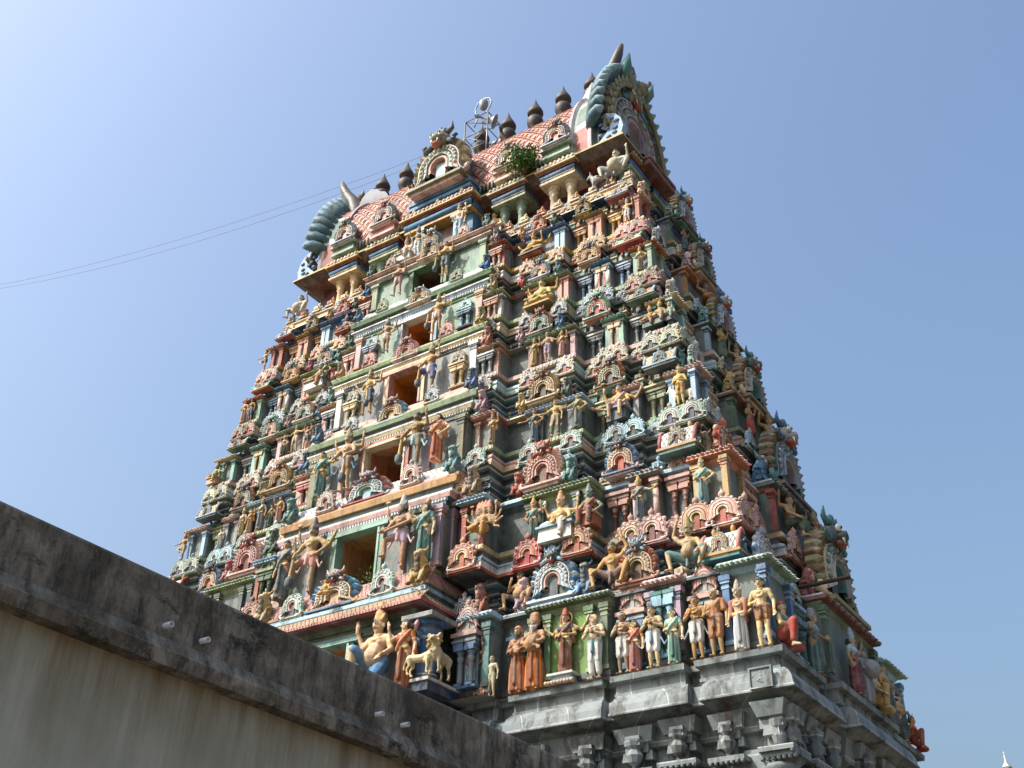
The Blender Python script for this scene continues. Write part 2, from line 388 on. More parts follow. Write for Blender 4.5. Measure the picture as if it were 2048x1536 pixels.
def lattice(mb, f, ns, nt, crim, ccell, rise=.02, inset=.16, core=None):
    """diamond cells over the surface f(s,t) -> (point, normal), s and t in 0..1; real raised cells with grooves between"""
    def P(s, t, h=0.):
        s = min(max(s, 0), 1); t = min(max(t, 0), 1)
        p, n = f(s, t); return tuple(p[i]+n[i]*h for i in range(3))
    ds = .5/ns; dt = .5/nt
    for j in range(2*nt+1):
        for i in range(ns+1):
            cs_ = (i+(.5 if j % 2 else 0))/ns; ct = j*dt
            if cs_ > 1.0001: continue
            o = [(cs_-ds, ct), (cs_, ct-dt), (cs_+ds, ct), (cs_, ct+dt)]
            k = 1-inset
            inn = [(cs_+(a-cs_)*k, ct+(b-ct)*k) for a, b in o]
            vo = [P(a, b) for a, b in o]; vi = [P(a, b, rise) for a, b in inn]; vl = [P(a, b, 0) for a, b in inn]
            mb.add(vo+vl+vi, [(0,1,5,4),(1,2,6,5),(2,3,7,6),(3,0,4,7),(4,5,9,8),(5,6,10,9),(6,7,11,10),(7,4,8,11),(8,9,10,11)], [crim]*4+[ccell]*5)
            if core:
                k2 = .42; q = [(cs_+(a-cs_)*k2, ct+(b-ct)*k2) for a, b in o]
                vc = [P(a, b, rise*1.9) for a, b in q]; vb = [P(a, b, rise) for a, b in q]
                mb.add(vb+vc, [(0,1,5,4),(1,2,6,5),(2,3,7,6),(3,0,4,7),(4,5,6,7)], [core]*5)

def sala(c_cell, c_rim, ca, cb, cc):
    """little barrel roof with trellis, end shells and an arched window: 1 wide, .62 tall"""
    mb = MB()
    mb.box(-.5, .5, -.36, .1, 0, .07, cb); mb.box(-.54, .54, -.40, .1, .07, .12, ca)
    def f(s, t):
        a = math.pi*(.0+.62*t)
        y = -.30*math.cos(a)-.02; z = .12+.40*math.sin(a)
        n = (0, -math.cos(a), math.sin(a))
        return (-.46+.92*s, y, z), n
    lattice(mb, f, 8, 4, c_rim, c_cell, .02)
    for sx in (-1, 1):
        mb.tube([(sx*.47, -.32, .13), (sx*.48, -.30, .30), (sx*.48, -.2, .46), (sx*.48, -.04, .55), (sx*.48, .1, .5)], [.05, .055, .055, .05, .04], cc, 6)
    for k in (-.25, .25): bud(mb, k, .0, .52, .6, ca, cb)
    k = kudu(ca, cb, cc, 'dark'); mb.merge(k, Matrix.Translation((0, -.30, .04)) @ Matrix.Scale(.42, 4))
    return mb

def merlon(ca, cb, cc):
    mb = MB()  # little domed shrine, .5 wide, 1 tall
    mb.box(-.2, .2, -.2, .2, 0, .3, cc); mb.box(-.27, .27, -.27, .27, .3, .37, cb); mb.box(-.22, .22, -.22, .22, .37, .44, ca)
    mb.lathe([(.26, .44, ca), (.27, .55, ca), (.2, .68, ca), (.1, .74, ca), (.05, .78, cb)], 8)
    mb.box(-.14, .14, -.27, -.2, .44, .62, ca); mb.box(-.05, .05, -.285, -.2, .46, .58, cc)
    bud(mb, 0, 0, .76, .8, ca, cb)
    return mb

# ------------------------------------------------------------------ voxel sculpting: tapered capsules fused into one skin
def cap_mesh(caps):
    vs = []; fs = []
    n = 8
    for (a, b, ra, rb, c) in caps:
        a = np.array(a, float); b = np.array(b, float); d = b-a; L = np.linalg.norm(d)
        d = d/L if L > 1e-6 else np.array([0, 0, 1.]); 
        u = np.cross(d, [0, 0, 1.] if abs(d[2]) < .9 else [1., 0, 0]); u /= np.linalg.norm(u); w = np.cross(d, u)
        o = len(vs); rows = []
        for t in (-60, -20): rows.append((a+d*ra*math.sin(R(t)), ra*math.cos(R(t))))
        rows[-1:] = [(a-d*ra*.45, ra*.89), (a, ra)]
        rows += [(b, rb), (b+d*rb*.45, rb*.89), (b+d*rb*.87, rb*.5)]
        for p, r in rows:
            for k in range(n):
                an = 2*math.pi*k/n; vs.append(tuple(p+(u*math.cos(an)+w*math.sin(an))*r))
        m = len(rows)
        for j in range(m-1):
            for k in range(n): fs.append((o+j*n+k, o+j*n+(k+1) % n, o+(j+1)*n+(k+1) % n, o+(j+1)*n+k))
        vs.append(tuple(a-d*ra)); vs.append(tuple(b+d*rb)); i0 = len(vs)-2
        for k in range(n):
            fs.append((i0, o+(k+1) % n, o+k)); fs.append((i0+1, o+(m-1)*n+k, o+(m-1)*n+(k+1) % n))
    return vs, fs

def sculpt(name, caps, voxel, mat=None, smooth=2):
    vs, fs = cap_mesh(caps)
    m = bpy.data.meshes.new(name+"_src"); m.from_pydata(vs, [], fs)
    ob = bpy.data.objects.new(name+"_src", m); COL.objects.link(ob)
    md = ob.modifiers.new("r", 'REMESH'); md.mode = 'VOXEL'; md.voxel_size = voxel; md.use_smooth_shade = True
    if smooth:
        sm = ob.modifiers.new("s", 'SMOOTH'); sm.factor = .5; sm.iterations = smooth
    dg = bpy.context.evaluated_depsgraph_get()
    out = bpy.data.meshes.new_from_object(ob.evaluated_get(dg))
    out.name = name
    bpy.data.objects.remove(ob); bpy.data.meshes.remove(m)
    nv = len(out.vertices)
    P = np.empty(nv*3, dtype=np.float32); out.vertices.foreach_get("co", P); P = P.reshape(-1, 3)
    best = np.full(nv, 1e9, dtype=np.float32); cc = np.zeros((nv, 4), dtype=np.float32); cc[:, 3] = 1
    for (a, b, ra, rb, c) in caps:
        a = np.array(a, dtype=np.float32); d = np.array(b, dtype=np.float32)-a; L2 = float(d@d)
        t = np.clip((P-a)@d/L2, 0, 1) if L2 > 1e-9 else np.zeros(nv, dtype=np.float32)
        ds = np.linalg.norm(P-a-t[:, None]*d, axis=1)-(ra+(rb-ra)*t)
        k = ds < best; best[k] = ds[k]; cc[k, :3] = col(c)
    at = out.color_attributes.new("Col", 'FLOAT_COLOR', 'POINT'); at.data.foreach_set("color", cc.ravel())
    out.materials.clear(); out.materials.append(mat or M_ST)
    return out

def beast_caps(c1, c2, c3, cf, ch):
    """seated rearing guardian beast: rounded body with spiral flanks, big fanged head"""
    K = []
    a = lambda p, q, r1, r2, c: K.append((p, q, r1, r2, c))
    a((0, .1, .25), (0, .02, .75), .30, .24, c1); a((0, 0, .75), (0, -.06, 1.0), .22, .2, c1)
    for s in (-1, 1):
        for k in range(10):                                    # spiral flank
            t = k/9*1.75*math.pi; r = .30-.022*k
            p = (s*.27, -.02+r*math.cos(t+1.2)*.9, .42+r*math.sin(t+1.2)*1.15); t2 = (k+1)/9*1.75*math.pi; r2 = .30-.022*(k+1)
            q = (s*.29, -.02+r2*math.cos(t2+1.2)*.9, .42+r2*math.sin(t2+1.2)*1.15); a(p, q, .045, .045, c2 if k % 2 else c1)
        a((s*.2, -.15, .5), (s*.2, -.33, .12), .09, .07, c1); a((s*.2, -.33, .1), (s*.2, -.42, .05), .08, .06, c3)
        a((s*.1, -.22, 1.22), (s*.1, -.25, 1.22), .055, .05, 'white'); a((s*.1, -.28, 1.22), (s*.1, -.285, 1.22), .025, .025, 'black')
        a((s*.14, -.02, 1.3), (s*.24, .02, 1.42), .06, .03, ch); a((s*.24, .02, 1.42), (s*.22, -.02, 1.55), .03, .012, ch)
        a((s*.06, -.32, 1.08), (s*.06, -.33, .96), .03, .012, 'white')
        for k in range(3): a((s*.16, -.02+.08*k, 1.02-.1*k), (s*.26, .0+.08*k, .9-.12*k), .07, .03, ch)
    a((0, -.08, 1.12), (0, -.08, 1.22), .19, .17, cf); a((0, -.2, 1.12), (0, -.33, 1.10), .12, .085, cf); a((0, -.18, .98), (0, -.28, .95), .09, .06, 'red')
    a((0, .05, 1.36), (0, .1, 1.45), .09, .03, ch)
    for k in range(4): a((0, -.22+.02*k, .95-.17*k), (0, -.24+.02*k, .9-.17*k), .12, .11, c2 if k % 2 else c3)
    return K
# ------------------------------------------------------------------ temple tower
tower = tag(bpy.data.objects.new("temple_tower", None), "tall stepped temple gateway tower covered in painted plaster sculpture, on a grey granite base", "tower")
COL.objects.link(tower)
LV = [11.027, 14.67, 18.518, 21.561, 24.308, 26.949, 29.522]          # drip line of each storey
LW = [13.103, 12.010, 11.010, 10.317, 9.593, 9.081, 8.522]
LD = [5.213, 4.350, 3.700, 3.456, 3.216, 2.934, 2.659]
BV = [2.1, 1.9, 1.7, 1.5, 1.35, 1.25, 1.15]                           # half width of the flank bay
# front groups: (t0, t1, projection, group)
PS = [.75, 1.5, 1.3, 1.05, .85, .78]; PR = [.2, .72, .62, .48, .32, .3]; PA = [.34, .74, .68, .58, .46, .44]     # stepped projections towards the centre
def front_groups(k):
    h = [(.300, .395, PS[k], 's'), (.395, .450, PR[k], 'r'), (.450, .655, PA[k], 'a'), (.655, .718, 0, 'r'), (.718, .812, .30, 'b'), (.812, .875, 0, 'r'), (.875, 1., .30, 'c')]
    l = [(-b, -a, p, g) for a, b, p, g in reversed(h)]
    return l+[(-.300, .300, 0, 'm')]+h
def side_groups(k, D):
    b = BV[k]/D
    h = [(b, min(b+.22, .8), 0, 'r'), (min(b+.22, .8), 1., .30, 'c')]
    return [(-q, -p, e, g) for p, q, e, g in reversed(h)]+[(-b, b, .58, 'v')]+h
def outline(W, D, e, fg, sg):
    """rectilinear ring, inset by e; returns points and the group of each edge"""
    pts = []; grp = []
    def side(gs, half, depth, emit):
        n = len(gs)
        for i, (a, b, p, g) in enumerate(gs):
            ta = a*half; tb = b*half
            if i == 0: ta += e
            elif gs[i-1][2] != p: ta += (.35*e if gs[i-1][2] < p else -.35*e)
            if i == n-1: tb -= e
            elif gs[i+1][2] != p: tb += (-.35*e if gs[i+1][2] < p else .35*e)
            d = depth-.30+p-e
            emit(ta, d, g if i else g); emit(tb, d, None)
            grp.append(g)
            if i < n-1: grp.append(gs[i+1][3] if gs[i+1][2] > p else g)
    side(fg, W, D, lambda t, d, g: pts.append((t, -d))); grp.append('c')
    side(sg, D, W, lambda t, d, g: pts.append((d, t))); grp.append('c')
    side(fg, W, D, lambda t, d, g: pts.append((-t, d))); grp.append('c')
    side(sg, D, W, lambda t, d, g: pts.append((-d, -t))); grp.append('c')
    # the corner points come twice: keep the first of each
    n1, n2 = 2*len(fg), 2*len(sg); dup_ = {n1-1, n1+n2-1, 2*n1+n2-1, 2*n1+2*n2-1}
    P = [p for i, p in enumerate(pts) if i not in dup_]; G = [g for i, g in enumerate(grp) if i not in dup_]
    return P, G
def sweep(mb, prof, W2, fg, sgf, colf, zoff=0.):
    """prof: (z, W, D, e, key) from the bottom up"""
    rows = []
    for z, W, D, e, key in prof:
        P, G = outline(W, D, e, fg, sgf(D)); rows.append([(x, y, z) for x, y in P])
    n = len(rows[0]); vs = [v for r in rows for v in r]; fs = []; cs = []
    for j in range(len(rows)-1):
        for i in range(n):
            if G[i] == 'm' and rows[j][i][1] < 0: continue       # the central bay stands here
            fs.append((j*n+i, j*n+(i+1) % n, (j+1)*n+(i+1) % n, (j+1)*n+i)); cs.append(col(colf(prof[j][4], G[i], j)))
    mb.add(vs, fs, cs)
    mb.add(list(reversed(rows[0])), [tuple(range(n))], colf(prof[0][4], 'c', 0)); mb.add(rows[-1], [tuple(range(n))], colf(prof[-1][4], 'c', 0))

PAL = [ # per storey: group colours for walls/pillars, kudu bands, kapota
 dict(w='slate', kap=dict(s='sky', a='green', b='pink', c='pgreen', r='slate', m='dgreen', v='dred'), band=('slate', 'slate'), gold='dred', nos='slate', st=('blue', 'slate', 'grey'), floor='grey'),
 dict(w='slate', kap=dict(s='sky', a='lime', b='grey', c='salmon', r='sky', m='dgreen', v='slate'), band=('white', 'blue'), gold='red', nos='cream', st=('slate', 'grey', 'navy'), floor='dred'),
 dict(w='dark', kap=dict(s='salmon', a='sky', b='pink', c='pink', r='cream', m='dgreen', v='dred'), band=('salmon', 'red'), gold='gold', nos='lime', st=('teal', 'slate', 'sky'), floor='slate'),
 dict(w='slate', kap=dict(s='orange', a='lime', b='mint', c='cream', r='grey', m='dgreen', v='dgreen'), band=('mint', 'sky'), gold='slate', nos='pink', st=('slate', 'white', 'orange'), floor='dark'),
 dict(w='grey', kap=dict(s='lime', a='lime', b='blue', c='orange', r='pink', m='dgreen', v='orange'), band=('cream', 'gold'), gold='pgreen', nos='lime', st=('slate', 'dred', 'mint'), floor='dark'),
 dict(w='grey', kap=dict(s='red', a='blue', b='gold', c='pink', r='pink', m='green', v='slate'), band=('white', 'sky'), gold='red', nos='gold', st=('blue', 'dark', 'sky'), floor='dred')]
PILL = [ # pillar colours per storey and group
 dict(s=('teal', 'slate'), a=('green', 'lime'), b=('lilac', 'slate'), c=('blue', 'sky'), m=('blue', 'sky'), v=('dgreen', 'green')),
 dict(s=('red', 'dred'), a=('slate', 'lime'), b=('pink', 'dred'), c=('gold', 'salmon'), m=('lilac', 'pink'), v=('red', 'dred')),
 dict(s=('pink', 'red'), a=('slate', 'sky'), b=('grey', 'slate'), c=('sky', 'blue'), m=('olive', 'slate'), v=('green', 'dgreen')),
 dict(s=('salmon', 'orange'), a=('pink', 'slate'), b=('mint', 'dgreen'), c=('mint', 'slate'), m=('white', 'slate'), v=('sky', 'slate')),
 dict(s=('white', 'slate'), a=('salmon', 'red'), b=('white', 'blue'), c=('pgreen', 'lime'), m=('pink', 'gold'), v=('orange', 'brown')),
 dict(s=('red', 'dred'), a=('sky', 'blue'), b=('orange', 'gold'), c=('red', 'salmon'), m=('lime', 'green'), v=('green', 'blue'))]
KUD = [ # small gables of the band: three palettes per storey
 [('sky', 'pink', 'white', 'slate')]*3,
 [('red', 'salmon', 'cream', 'red'), ('pink', 'salmon', 'cream', 'dred'), ('salmon', 'pink', 'cream', 'red')],
 [('mint', 'white', 'pink', 'slate'), ('sky', 'mint', 'white', 'dark'), ('mint', 'pink', 'white', 'navy')],
 [('sand', 'white', 'sky', 'red'), ('cream', 'white', 'olive', 'red'), ('sand', 'mint', 'white', 'dark')],
 [('grey', 'white', 'slate', 'navy'), ('sky', 'grey', 'white', 'slate'), ('pink', 'olive', 'salmon', 'red')],
 [('salmon', 'cream', 'orange', 'gold'), ('cream', 'orange', 'pink', 'gold'), ('pink', 'salmon', 'white', 'red')]]
NIC = [ # niches
 [('lilac', 'slate', 'salmon', 'pink', 'white'), ('teal', 'sky', 'sky', 'mint', 'pink'), ('grey', 'blue', 'pink', 'salmon', 'white')],
 [('dgreen', 'green', 'lime', 'green', 'olive'), ('slate', 'sky', 'sky', 'white', 'pink'), ('dred', 'salmon', 'pink', 'red', 'cream')],
 [('gold', 'cream', 'cream', 'gold', 'pink'), ('pink', 'red', 'pink', 'salmon', 'cream'), ('olive', 'lime', 'lime', 'sand', 'green')],
 [('sky', 'grey', 'grey', 'white', 'pink'), ('gold', 'cream', 'cream', 'olive', 'white'), ('grey', 'slate', 'white', 'grey', 'sky')],
 [('pink', 'salmon', 'pink', 'red', 'cream'), ('orange', 'cream', 'salmon', 'cream', 'red'), ('sky', 'navy', 'sky', 'white', 'mint')],
 [('teal', 'mint', 'mint', 'pgreen', 'white'), ('pink', 'red', 'pink', 'salmon', 'cream'), ('orange', 'gold', 'cream', 'salmon', 'gold')]]
NAS = [
 [('sky', 'white', 'pink', 'slate', 'white', 'blue', 'slate', 'sky'), ('salmon', 'cream', 'gold', 'brown', 'red', 'salmon', 'slate', 'sky'), ('gold', 'white', 'cream', 'cream', 'blue', 'sky', 'slate', 'pink')],
 [('pink', 'red', 'salmon', 'dred', 'pink', 'salmon', 'dred', 'red'), ('pink', 'cream', 'salmon', 'red', 'blue', 'sky', 'dark', 'slate'), ('sky', 'white', 'mint', 'sky', 'red', 'pink', 'slate', 'lilac')],
 [('sand', 'cream', 'gold', 'dark', 'sand', 'gold', 'olive', 'orange'), ('mint', 'sand', 'pink', 'dark', 'red', 'salmon', 'dark', 'grey'), ('cream', 'sand', 'gold', 'sand', 'sky', 'blue', 'dark', 'pink')],
 [('mint', 'white', 'pgreen', 'dark', 'pink', 'orange', 'slate', 'orange'), ('salmon', 'orange', 'white', 'red', 'mint', 'pgreen', 'dark', 'mint'), ('pink', 'red', 'salmon', 'red', 'pink', 'salmon', 'dred', 'pink')],
 [('pink', 'salmon', 'cream', 'gold', 'sky', 'mint', 'dark', 'blue'), ('gold', 'cream', 'orange', 'olive', 'pink', 'salmon', 'navy', 'teal'), ('cream', 'gold', 'orange', 'gold', 'white', 'sky', 'slate', 'white')],
 [('salmon', 'pink', 'red', 'red', 'salmon', 'red', 'dred', 'red'), ('gold', 'sand', 'brown', 'dark', 'olive', 'gold', 'brown', 'olive'), ('cream', 'sand', 'gold', 'gold', 'pink', 'cream', 'dark', 'sky')]]
BEA = [('red', 'dred', 'salmon', 'red', 'dred'), ('blue', 'navy', 'slate', 'slate', 'sky'), ('gold', 'olive', 'brown', 'gold', 'gold'), ('teal', 'slate', 'mint', 'teal', 'mint'), ('lilac', 'dred', 'pink', 'pink', 'slate'), ('dgreen', 'slate', 'green', 'dgreen', 'teal')]
beasts = [sculpt("guardian_beast", beast_caps(*b), .026, M_PL) for b in BEA]
_cache = {}
def tm(kind, *args):
    key = (kind,)+args
    if key not in _cache:
        fn = dict(kudu=kudu, nasi=nasi, niche=niche, pillar=pillar, sala=sala, merlon=merlon)[kind]
        _cache[key] = fn(*args).mesh(kind, M_PL)
    return _cache[key]
class Face:
    """a facade: a along it to the right, d outwards"""
    def __init__(s, side): s.side = side; s.rz = 0 if side == 'f' else math.pi/2
    def p(s, a, d, z): return (a, -d, z) if s.side == 'f' else (d, a, z)
FF, FS = Face('f'), Face('s')
def put(name, mesh, face, a, d, z, sc, parent, label=None):
    o = link(name, mesh, parent, face.p(a, d, z), face.rz, sc)
    if label: o["label"] = label
    return o
def lump(mb, face, a, d, z, ra, rd, rz_, c):
    vs = [face.p(a-ra, d, z), face.p(a, d+rd, z-rz_*.2), face.p(a+ra, d, z), face.p(a, d, z+rz_), face.p(a, d, z-rz_), face.p(a, d-rd*.5, z)]
    mb.add(vs, [(0,4,1), (1,4,2), (2,3,1), (1,3,0)], c)
def fbox(mb, face, a0, a1, d0, d1, z0, z1, c):
    P = [face.p(a, d, z) for z in (z0, z1) for a, d in ((a0, d1), (a1, d1), (a1, d0), (a0, d0))]
    mb.add(P, [(0,3,2,1),(4,5,6,7),(0,1,5,4),(1,2,6,5),(2,3,7,6),(3,0,4,7)], c)

rng = random.Random(3)
FLR = [.09, .225, .265, .33, .335, .33]; CAR = [.575, .575, .615, .69, .70, .70]; HZR = [.665, .665, .70, .765, .775, .775]
def fm(k, f):
    if k == 0: return f
    a = (0, .206, .575, .665, 1.); b = (0, FLR[k], CAR[k], HZR[k], 1.)
    return float(np.interp(f, a, b))
storeys = []
BAYY = [6.25, 5.45, 4.62, 3.97, 3.53, 3.2, 3.1]        # wall plane of the central bay
WIN = [(11.3, 13.0), (15.15, 16.97), (19.0, 20.55), (22.35, 23.88), (25.17, 26.45), (28.03, 29.14)]
for k in range(6):
    FG = front_groups(k)
    zb, zt = LV[k], LV[k+1]; H = zt-zb
    Wb, Db, Wt, Dt = LW[k], LD[k], LW[k+1], LD[k+1]
    P = PAL[k]
    b = (Wb, Db); t = (Wt, Dt)
    if k == 0:
        pr = [(0, b, .0, 'floor'), (.012, b, .40, 'gold'), (.05, b, .32, 'nos'), (.085, b, .32, 'nos'), (.09, b, .42, 'wall'), (.575, b, .42, 'cap'), (.60, b, .34, 'cap'), (.615, b, .34, 'kap'), (.62, b, .14, 'kap'), (.665, b, .26, 'st0')]
    else:
        pr = [(0, b, .04, 'dark'), (.001, b, 0, 'gold'), (.022, b, .0, 'gold'), (.026, b, .03, 'band0'), (.06, b, .06, 'band0'), (.07, b, .03, 'band1'), (.10, b, .08, 'band0'), (.118, b, .2, 'green'), (.132, b, .24, 'dark'), (.158, b, .24, 'nos'), (.162, b, .12, 'nos'), (.196, b, .12, 'floor'), (.206, b, .42, 'wall'), (.555, b, .42, 'cap'), (.575, b, .34, 'cap'), (.60, b, .34, 'kap'), (.606, b, .13, 'kap'), (.655, b, .25, 'st0')]
    pr += [(.68, t, .34, 'st1'), (.71, t, .34, 'st1'), (.715, t, .44, 'dark'), (.745, t, .44, 'st0'), (.75, t, .36, 'st0'), (.785, t, .40, 'dark'), (.81, t, .40, 'st2'), (.815, t, .34, 'st2'), (.845, t, .40, 'dark'), (.885, t, .42, 'st1'), (.89, t, .34, 'st1'), (.92, t, .34, 'dark'), (.95, t, .34, 'st0'), (.955, t, .22, 'st0'), (.985, t, .14, 'dark'), (.998, t, .05, 'dark')]
    lined = []
    for q_, nx in zip(pr, pr[1:]+[None]):
        lined.append(q_)
        if nx and nx[0]-q_[0] > .02 and q_[3] in ('st0', 'st1', 'st2', 'band0', 'band1', 'kap') and nx[1] is q_[1]:
            f2 = nx[0]-.012; tt = (f2-q_[0])/(nx[0]-q_[0]); lined.append((f2, q_[1], q_[2]+(nx[2]-q_[2])*tt, 'ln'))
    pr = lined
    prof = [(zb+fm(k, f)*H, d[0], d[1], e, key) for f, d, e, key in pr]
    def colf(key, g, j, P=P, k=k):
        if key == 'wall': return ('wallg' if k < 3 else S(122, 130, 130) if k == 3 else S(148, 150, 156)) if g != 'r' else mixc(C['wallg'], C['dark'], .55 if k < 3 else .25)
        if key == 'cap': return PILL[k].get(g, ('slate', 'slate'))[1]
        if key == 'kap': return P['kap'].get(g, 'slate')
        if key == 'floor': return P['floor']
        if key == 'ln': return mixc(C['white'], col(P['st'][j % 3]), .25)
        if key == 'gold': return P['gold']
        if key == 'nos': return P['nos']
        if key[:4] == 'band': return P['band'][int(key[4])]
        if key[:2] == 'st' : return P['st'][int(key[2])]
        if key == 'green': return 'green' if g in 'abc' else 'slate'
        return S(72, 88, 92) if j > 3 else 'dark'
    mb = MB()
    sgf = lambda D, k=k: side_groups(k, D)
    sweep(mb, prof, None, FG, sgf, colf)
    # dentils, flower lumps on the eaves, beads
    for face, gs, half, dep in ((FF, FG, Wb, Db), (FS, sgf(Db), Db, Wb)):
        for a, b_, p, g in gs:
            if g == 'm': continue
            a0, a1 = a*half+.05, b_*half-.05
            n = max(2, int((a1-a0)/.13))
            kc = P['kap'].get(g, 'slate')
            for i in range(n):
                x = a0+(a1-a0)*(i+.5)/n
                if g != 'r':
                    lump(mb, face, x, dep-.30+p-.17, zb+fm(k, .632)*H, .075, .10+.03*(i % 2), .075, mixc(col(kc), C['white'], .25 if i % 3 else .0))
                if k and i % 1 == 0 and g in 'abcsv':
                    fbox(mb, face, x-.03, x+.03, dep-.30+p-.13, dep-.30+p-.10, zb+fm(k, .168)*H, zb+fm(k, .19)*H, 'white' if k % 2 else 'cream')
        for a, b_, p, g in gs:                      # rows of small roof bosses in the recessed band
            if g == 'm': continue
            hf = (Wt if face is FF else Dt); dp = (Dt if face is FF else Wt)
            n = max(2, int((b_-a)*hf/.17))
            for i in range(n):
                x = a*hf+(b_-a)*hf*(i+.5)/n
                lump(mb, face, x, dp-.30+p-.35, zb+fm(k, .865)*H, .06, .05, .035, 'grey')
                if i % 2 == 0: mb.lathe([(.05, 0, 'brown'), (.06, .05, 'sand'), (.03, .09, 'brown'), (.055, .14, 'olive'), (.05, .18, 'sand'), (.012, .28, 'brown')], 6, face.p(x, dp-.30+p-.24, zb+fm(k, .715)*H))
    st = link("storey", mb.mesh("storey", M_PL), tower)
    storeys.append(st)
    kw = .225*H if k else .24*H*.8
    # ---- pavilions, niches, gables on the front and the right flank
    for face, gs, half, dep, half2, dep2 in ((FF, FG, Wb, Db, Wt, Dt), (FS, sgf(Db), Db, Wb, Dt, Wt)):
        ni = 0
        for gi, (a, b_, p, g) in enumerate(gs):
            if g == 'm': continue
            x0, x1 = a*half, b_*half; xc = (x0+x1)/2; w = x1-x0
            wallz = zb+FLR[k]*H; capz = zb+CAR[k]*H
            dw = dep-.30+p-.42
            if g == 'r':
                if w < .4: continue
                hx_ = xc*half2/half
                put("parapet_shrine", tm('merlon', *[('mint', 'sky', 'slate'), ('pink', 'cream', 'dred'), ('olive', 'sand', 'green'), ('sky', 'white', 'blue'), ('cream', 'pink', 'orange'), ('sand', 'cream', 'teal')][(k+int(abs(xc)*2)) % 6]), face, hx_, dep2-.30-.10, zb+HZR[k]*H-.02, min(w*1.05, .30*H), st)
                if k: put("arched_gable", tm('kudu', *KUD[k][1]), face, xc, dep-.30-.02, zb+.015*H, (min(w*.85, kw*.8), kw*.6, kw*.72), st)
                ni = min(3, int(abs(xc)/half*3.3)) % 3 if face is FF else (k+1) % 3
                nw = min(.92*w, .30*H); ph = (CAR[k]-FLR[k])*1.6*H if k else .66*H
                put("niche", tm('niche', *NIC[k][ni]), face, xc, dep-.30-.42+.06, wallz, (nw, nw, ph/2.75), st)
                continue
            pc = PILL[k].get(g, ('slate', 'slate')); e = .35*.42
            ph = capz-wallz; pw = .17 if g != 'v' else .2
            if g == 's':
                xs = [x1-e-.1] if xc > 0 else [x0+e+.1]
                nx = x0+e+.25 if xc > 0 else x1-e-.25
                if k: put("pillar", tm('pillar', pc[0], pc[1]), face, (x0+e+.1 if xc > 0 else x1-e-.1), dw+.04, wallz, (1.1, .9, ph), st)
                if not (k in (1, 2) and xc > 0):
                    nw = min(.62*w, .28*H)
                    put("niche", tm('niche', *NIC[k][(k+2) % 3]), face, nx, dw+.1, wallz, (nw, nw, (1.42*(CAR[k]-FLR[k])*H)/2.75), st)
            else:
                xs = [x0+e+.10, x1-e-.10]
                if g == 'a': xs += [xc-w*.24, xc+w*.24]
                if face is FF and g == 'c': xs[1 if xc > 0 else 0] = (x1-.42-.0) if xc > 0 else (x0+.42)
            for x in xs:
                put("pillar", tm('pillar', pc[0], pc[1], g == 'b' and k in (1, 4)), face, x, dw+.06, wallz, (1.25, 1.0, ph), st)
            if g == 'b' and k in (0, 3, 4, 5):
                nw = .52*w
                put("niche", tm('niche', NIC[k][1][0], NIC[k][1][1], 'sky', 'sky', 'sky', False), face, xc, dw+.05, wallz, (nw, nw*.8, ph*.97/1.46), st)
            # gables along the band under the pavilion
            if k:
                band = {'a': (.17, .83), 'b': (.24, .80), 'c': (.22, .72) if xc > 0 else (.28, .78), 's': (.45,), 'v': (.15, .85)}[g]
                for q in band:
                    put("arched_gable", tm('kudu', *KUD[k][{'a': 0, 'b': 1, 'c': 2, 's': 0, 'v': 1}[g]]), face, x0+w*q, dep-.30+p-.03, zb+.012*H, (kw*1.02, kw*.8, kw*.92), st)
            # roof zone above the eave
            hx0, hx1 = a*half2, b_*half2; hw = hx1-hx0; hz = zb+HZR[k]*H; hd = dep2-.30+p-.30
            hd0 = min(dep-.30+p-.30, hd+.45)
            if g == 'c':
                sw = min(hw*.82, .62*H)
                if face is FF:
                    put("barrel_roof", tm('sala', *[('salmon', 'cream', 'cream', 'teal', 'gold'), ('white', 'slate', 'gold', 'teal', 'red'), ('cream', 'red', 'sky', 'slate', 'grey'), ('orange', 'cream', 'grey', 'green', 'sky'), ('mint', 'white', 'cream', 'red', 'mint'), ('sand', 'orange', 'sky', 'red', 'cream')][k] if k else ('white', 'slate', 'gold', 'teal', 'salmon')), face, (hx0+hx1)/2+(.35 if k == 0 and xc > 0 else 0), hd0, hz+.05*H, (sw*(.85 if k == 0 else 1), .55*H*.5, 1.2*(1-HZR[k])*H), st)
                else:
                    put("arched_gable", tm('kudu', *KUD[k][0]), face, (hx0+hx1)/2, hd0, hz, .3*H, st)
